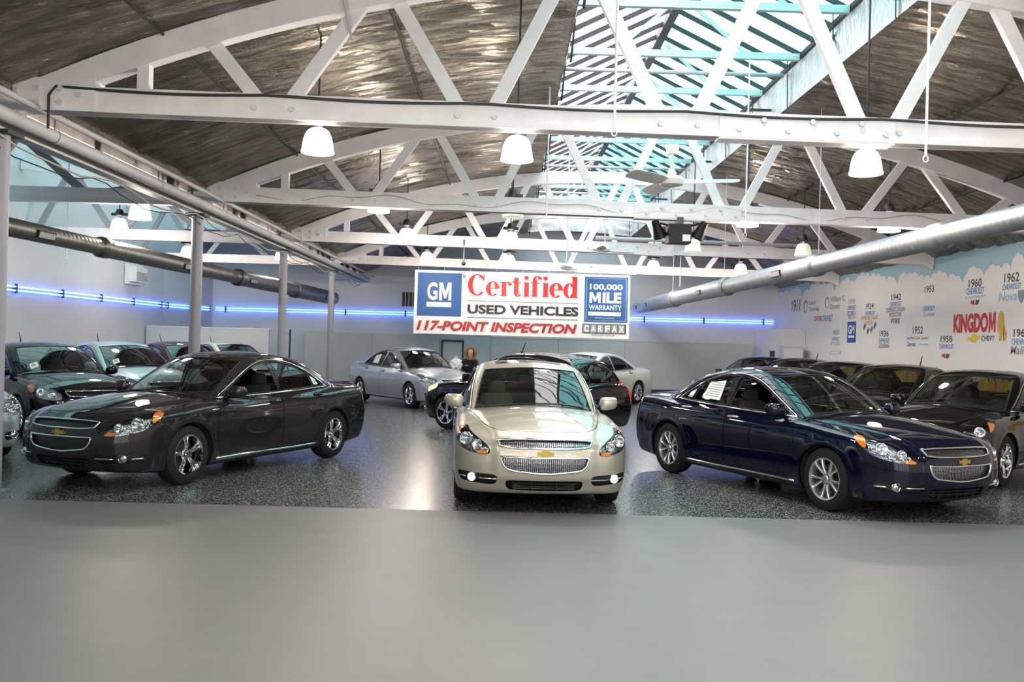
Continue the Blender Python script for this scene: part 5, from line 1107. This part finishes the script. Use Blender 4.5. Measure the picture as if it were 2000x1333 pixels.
HATCH = derive(COMPACT, antenna=.10,
 hood=[(-2.4, .98), (-2.1, 1.0), (-1.8, 1.0), (-1.3, 1.0), (-.5, 1.0), (.5, .985), (1.0, 1.0), (1.15, .99), (1.5, .945), (1.85, .875), (2.05, .81), (2.2, .74), (2.4, .62)],
 roof=[(2.5, .28), (1.6, .70), (1.3, .90), (1.12, 1.00), (.95, 1.10), (.7, 1.245), (.45, 1.37), (.3, 1.42), (.1, 1.465), (-.2, 1.495), (-.6, 1.505), (-1.0, 1.49), (-1.4, 1.45), (-1.7, 1.39), (-1.85, 1.30), (-2.0, 1.14), (-2.13, .96), (-2.4, .6)],
 gplan=[(-2.4, -.16), (-1.8, -.09), (-1.3, -.045), (-.8, -.015), (-.3, 0), (.3, -.008), (.7, -.045), (1.0, -.085), (1.5, -.16)], bc=.12,
 bw=[(-.2, 1.34), (0, 1.34), (.3, 1.335), (.47, 1.31), (.56, 1.10), (.58, 1.03), (.3, 1.0), (0, .995), (-.2, .995)], bw_sharp=(0, 3, 5, 8), bw_view='rear', bw_x=-1.5,
 glass=[('front_window', [(.80, .965), (.55, 1.110), (.3, 1.24), (.08, 1.33), (-.13, 1.372), (-.165, 1.15), (-.19, .985)], (0, 4, 6)),
        ('rear_door_window', [(-.235, .988), (-.215, 1.378), (-.5, 1.385), (-.85, 1.37), (-1.02, 1.345), (-1.07, 1.02)], (0, 1, 4, 5)),
        ('quarter_window', [(-1.13, 1.025), (-1.08, 1.335), (-1.45, 1.27), (-1.62, 1.18), (-1.55, 1.06)], (0, 1, 3))],
 dlo=[(.87, .945), (.58, 1.112), (.3, 1.265), (.05, 1.36), (-.2, 1.398), (-.5, 1.408), (-.9, 1.388), (-1.4, 1.31), (-1.68, 1.18), (-1.6, 1.04), (-.6, .978), (.2, .96)], dlo_sharp=(0, 8), surround='chrome',
 trunk=[(-2.02, -.3), (-2.02, 0), (-2.0, .5), (-2.05, .6), (-2.6, .60), (-2.6, -.3)],
 doors=[COMPACT['doors'][0], ('rear_door', [(-.200, .278), (-.78, .278), (-.90, .32), (-.97, .52), (-1.06, .68), (-1.12, .85), (-1.10, 1.0), (-1.05, 1.36), (-.8, 1.39), (-.5, 1.406), (-.178, 1.402), (-.208, .95)], (0, 7, 10))],
 lamps=[('amber_lens', [(.04, .785), (.20, .845), (.29, .80), (.22, .735), (.06, .69)], .6)]+COMPACT['lamps'][1:2]+[('tail_lamp', [(-.36, 1.0), (-.40, .74), (-.30, .62), (-.10, .64), (-.05, .76), (-.08, .94), (-.2, 1.02)], -.75)])
KITS = {k: make_car(P) for k, P in (('malibu', MALIBU), ('compact', COMPACT), ('hatch', HATCH))}
for nm, me, mk, par in KITS['hatch'][0]: me.transform(Matrix.Diagonal((.88, 1, 1, 1)))
HATCH.update(fa=HATCH['fa']*.88, ra=HATCH['ra']*.88)
PAR = {'malibu': MALIBU, 'compact': COMPACT, 'hatch': HATCH}
WHEELS = {}
BASE = dict(glass_front='car_glass', glass_dark='car_glass_dark', sunroof='paint', seat='seat_dark', grille='grille_dark', handle='paint', fog='lamp_reflector', radiator='dark_metal')
def car(kit, x, y, head, paint_m, label, wheel='chrome5', steer=0., skip=(), cat='car', **over):
    P = PAR[kit]; M = dict(BASE); M.update(over); M['paint'] = paint_m
    if M['sunroof'] == 'paint': M['sunroof'] = paint_m
    if M['handle'] == 'paint': M['handle'] = paint_m
    r = tag(empty('sedan' if kit != 'hatch' else 'hatchback', (x, y, 0), math.radians(head)), label, cat, 'cars on show in the hall'); named = {}
    for nm, me, mk, par in KITS[kit][0]:
        b = nm.split('#')[0]
        if b in skip or nm in skip: continue
        key = mk
        if mk.startswith('amber#'): key = over.get(mk, 'amber')
        elif mk.startswith('red#'): key = over.get(mk, 'red_lens')
        elif mk in M: key = M[mk]
        o = link(b, me, key, named[par] if par else r)
        if par is None: named[nm] = o
    R, wd, rr = P['wheel']; k = (wheel, R)
    if k not in WHEELS: WHEELS[k] = make_wheel(wheel, R, rr, wd)
    for ax, st in ((P['fa'], steer), (P['ra'], 0.)):
        for s_ in (1, -1):
            w_ = empty('wheel', (ax, s_*(.885-.02-wd/2), R)); w_.parent = r; w_.rotation_euler = (0, random.uniform(0, 6.28), (0 if s_ > 0 else math.pi)+math.radians(st))
            for nm, me, mk, _ in WHEELS[k]: link(nm, me, mk, w_)
    return r
def sticker(root, kit, pts, view, side, name, m='paper_white', lift=.004, parent=None):
    B = KITS[kit][1]; p = B.on(pts, view); p = p+B.grad(p)*lift
    if side < 0: p = p*[1, -1, 1]
    return MB().add(p, [list(range(len(p)))]).build(name, m, parent or root)
gm = car('malibu', -3.667, 11.95, 246.7, 'paint_gunmetal', 'dark gunmetal sedan with chrome five-spoke wheels, nose towards the left', 'chrome5', 0, ('front_window',), surround_='chrome')
be = car('malibu', .307, 11.30, -87.0, 'paint_champagne', 'champagne beige sedan facing the viewer in the middle', 'pair', 0, grille='grille_mesh', fog='fog_lamp_lit', sunroof='car_glass_dark', seat='seat_grey')
bl = car('malibu', 3.585, 11.33, -65.6, 'paint_navy', 'dark navy blue sedan with silver ten-spoke wheels, price sheet in its window', 'pair', 0, ('front_window',), grille='grille_mesh', handle='chrome')
ws = sticker(bl, 'malibu', [(-.42, 1.03), (-.80, 1.045), (-.75, 1.235), (-.44, 1.275)], 'side', -1, 'window_sticker')
for k in range(7):
    z = 1.065+.028*k
    sticker(bl, 'malibu', [(-.46, z), (-.75+.02*(k % 3), z+.012*.9), (-.75+.02*(k % 3), z+.012*.9+.006), (-.46, z+.007)], 'side', -1, 'printed_line', 'ink_grey', .006)
sticker(bl, 'malibu', [(-1.02, 1.03), (-1.13, 1.035), (-1.10, 1.095), (-.985, 1.14)], 'side', -1, 'window_tag'); sticker(bl, 'malibu', [(-1.02, 1.032), (-1.13, 1.037), (-1.125, 1.05), (-1.01, 1.055)], 'side', -1, 'tag_stripe', 'ink_green', .006)
sticker(gm, 'malibu', [(-1.02, 1.03), (-1.13, 1.035), (-1.08, 1.115), (-.985, 1.145)], 'side', 1, 'window_tag'); sticker(gm, 'malibu', [(-1.045, 1.055), (-1.085, 1.057), (-1.07, 1.09), (-1.035, 1.10)], 'side', 1, 'tag_print', 'ink_grey', .006)
# the parked rows and the cars at the back
car('compact', -8.10, 12.5, -43, 'paint_silver', 'silver sedan cut by the left edge of the picture', 'chrome5')
lb = car('compact', -7.97, 16.05, -43, 'paint_black', 'black sedan with a windshield sticker in the left row', 'chrome5')
li = car('compact', -7.97, 19.25, -43, 'paint_iceblue', 'pale ice blue sedan in the left row', 'chrome5')
car('compact', -7.97, 22.9, -43, 'paint_darkred', 'dark red sedan in the left row', 'chrome5')
car('compact', -8.0, 27.0, -43, 'paint_white', 'white sedan farthest back in the left row', 'chrome5')
for c in (lb, li): 
    sticker(c, 'compact', [(.90, .40), (.90, .52), (.78, .50), (.78, .38)], 'top', -1, 'windshield_sticker'); sticker(c, 'compact', [(.86, .43), (.86, .49), (.81, .48), (.81, .42)], 'top', -1, 'sticker_print', 'ink_grey', .007)
cz = car('compact', -2.34, 24.1, -55, 'paint_silver', 'silver sedan standing alone by the back partition', 'chrome5', 0, ('antenna',), **{'amber#0': 'lamp_reflector', 'amber#1': 'lamp_reflector'})
ws = sticker(cz, 'compact', [(-.45, 1.03), (-.80, 1.045), (-.75, 1.235), (-.47, 1.275)], 'side', -1, 'window_sticker'); sticker(cz, 'compact', [(.62, .02), (.62, .16), (.46, .16), (.46, .02)], 'top', 1, 'windshield_sheet')
car('hatch', .40, 17.3, 139, 'paint_black', 'black hatchback mostly hidden behind the beige sedan, signal lit', 'chrome5', 0, (), **{'amber#0': 'turn_lamp_lit', 'red#0': 'tail_lamp_lit', 'red#1': 'tail_lamp_lit'})
car('malibu', 2.35, 25.9, 230, 'paint_white', 'off-white sedan near the back partition', 'pair', 0, ('panel_none',))
car('malibu', 6.95, 13.35, 223, 'paint_black', 'black sedan with wide chrome wheels nearest the mural, cut by the right edge', 'chromewide', 0, (), seat='seat_grey')
car('compact', 7.0, 16.35, 223, 'paint_darkbrown', 'very dark brown sedan second in the right row', 'chrome5')
car('malibu', 7.15, 19.6, 223, 'paint_black', 'black sedan third in the right row', 'chrome5')
car('compact', 7.3, 22.9, 223, 'paint_darkbrown', 'very dark sedan fourth in the right row', 'chrome5')
car('malibu', 7.35, 26.3, 223, 'paint_black', 'black sedan farthest back in the right row', 'chrome5')
# ------------------------------------------------------------------ a person bending behind the cars at the back
pr = tag(empty('person', (-.94, 24.5, 0), math.radians(-75)), 'person in a black jacket with a brown fur hood, leaning forward holding a dark object', 'person')
def skin_body(name, verts, edges, rad, m, parent, levels=2):
    me = bpy.data.meshes.new(name); me.from_pydata(verts, edges, []); o = bpy.data.objects.new(name, me); COL.objects.link(o)
    md = o.modifiers.new('skin', 'SKIN'); 
    for v, r in zip(me.skin_vertices[0].data, rad): v.radius = (r, r) if not isinstance(r, tuple) else r
    me.skin_vertices[0].data[0].use_root = True
    s_ = o.modifiers.new('smooth', 'SUBSURF'); s_.levels = s_.render_levels = levels
    dg = bpy.context.evaluated_depsgraph_get(); me2 = bpy.data.meshes.new_from_object(o.evaluated_get(dg)); bpy.data.objects.remove(o, do_unlink=True)
    for p in me2.polygons: p.use_smooth = True
    me2.materials.clear(); return link(name, me2, m, parent)
# local frame: +X is where the person faces; hips at 0.88, torso bent forward
V = [(0, 0, .86), (.10, 0, 1.00), (.20, 0, 1.13), (.24, 0, 1.19), (.28, 0, 1.25),
     (.20, .19, 1.14), (.34, .24, .97), (.52, .16, 1.02), (.20, -.19, 1.14), (.34, -.24, .97), (.52, -.14, 1.04),
     (0, .10, .80), (.06, .11, .46), (-.02, .11, .09), (.14, .12, .05), (0, -.10, .80), (.06, -.11, .46), (-.02, -.11, .09), (.14, -.12, .05)]
E_ = [(0, 1), (1, 2), (2, 3), (3, 4), (2, 5), (5, 6), (6, 7), (2, 8), (8, 9), (9, 10), (0, 11), (11, 12), (12, 13), (13, 14), (0, 15), (15, 16), (16, 17), (17, 18)]
Rd = [(.15, .12), (.15, .12), (.16, .12), .07, .055, .075, .05, .035, .075, .05, .035, .095, .07, .05, .04, .095, .07, .05, .04]
skin_body('body', V, E_, Rd, 'jacket_black', pr)
hd = MB().lathe([(0, -.125), (.045, -.115), (.070, -.07), (.082, 0), (.085, .05), (.070, .10), (.04, .128), (0, .135)], 18); hd.v = [(.33+a*1.05, b*.92, 1.35+c) for a, b, c in hd.v]; hd.build('head', 'skin', pr, True)
MB().tube([(.405, 0, 1.37), (.435, 0, 1.335), (.41, 0, 1.325)], [.008, .014, .010], 8).build('nose', 'skin', pr, True)
for s_ in (-1, 1): MB().lathe([(0, -.012), (.012, 0), (0, .012)], 10, 'Z', (.408, s_*.03, 1.37)).build('eye', 'cable_black', pr, True)
MB().tube([(.405, -.022, 1.295), (.412, 0, 1.292), (.405, .022, 1.295)], .005, 6).build('mouth', 'mural_red', pr, True)
hood = MB().tube([(.33+.03*math.cos(a)+.03, .125*math.cos(a), 1.355+.15*math.sin(a)) for a in np.linspace(-2.3+math.pi/2*0, 2*math.pi-2.3, 29)[:-1]], .036, 10, closed=True); hood.build('fur_trim', 'fur_brown', pr, True)
hc = MB().lathe([(0, .155), (.07, .14), (.12, .07), (.125, -.02), (.11, -.10), (.09, -.15)], 18); hc.v = [(.275+a*.95, b, 1.36+c) for a, b, c in hc.v if True]; hc.f = [f for f in hc.f if sum(hc.v[i][0] for i in f)/4 < .325]; hc.build('hood', 'jacket_black', pr, True)
for s_, y in ((1, .16), (-1, -.14)):
    hv = [(.50, y, 1.03), (.56, y-s_*.005, 1.04), (.585, y-s_*.01, 1.045)]; V2 = [hv[0], hv[1]]; E2 = [(0, 1)]; R2 = [.026, (.034, .018)]
    for k in range(4):
        oy = y+(k-1.5)*.017; n0 = len(V2); V2 += [(.590, oy, 1.05), (.622-.004*abs(k-1), oy-s_*.006, 1.052), (.632, oy-s_*.012, 1.030)]; E2 += [(1, n0), (n0, n0+1), (n0+1, n0+2)]; R2 += [.0085, .0082, .007]
    n0 = len(V2); V2 += [(.555, y-s_*.035, 1.05), (.585, y-s_*.055, 1.055)]; E2 += [(1, n0), (n0, n0+1)]; R2 += [.011, .009]
    skin_body('hand', V2, E2, R2, 'skin', pr, 1)
fx = Matrix.Translation((-.94, 24.5, 0)) @ Matrix.Rotation(math.radians(-75), 4, 'Z')
def at(p): return fx @ Vector(p)
hw = tag(empty('handheld_tool', at((.645, .0, 1.02)), math.radians(-75)), 'dark pistol-shaped tool held in the hands of the person', 'tool')
MB().box((-.02, -.13, .0), (.04, .12, .055)).box((-.015, .06, -.11), (.03, .12, 0)).build('housing', 'black_plastic', hw); MB().tube([(.01, .12, .035), (.01, .30, .03)], [.02, .010], 10).build('barrel', 'dark_metal', hw, True)
bg_ = tag(empty('plastic_bag', at((.72, -.47, .93))), 'white crumpled bag resting on the hood near the person', 'bag')
bm = bmesh.new(); bmesh.ops.create_icosphere(bm, subdivisions=3, radius=.13)
for v in bm.verts:
    n_ = v.co.normalized(); k = 1+.22*math.sin(7*n_.x+3*n_.y)*math.sin(6*n_.z+2*n_.x)+.10*random.uniform(-1, 1); v.co = Vector((n_.x*.15*k, n_.y*.12*k, n_.z*.15*k+.14))
me = bpy.data.meshes.new('sack'); bm.to_mesh(me); bm.free(); link('sack', me, 'bag_white', bg_)
MB().tube([(-.04, 0, .27), (-.03, .0, .34), (.03, 0, .35), (.05, 0, .27)], .012, 6).build('carry_handle', 'bag_white', bg_, True)
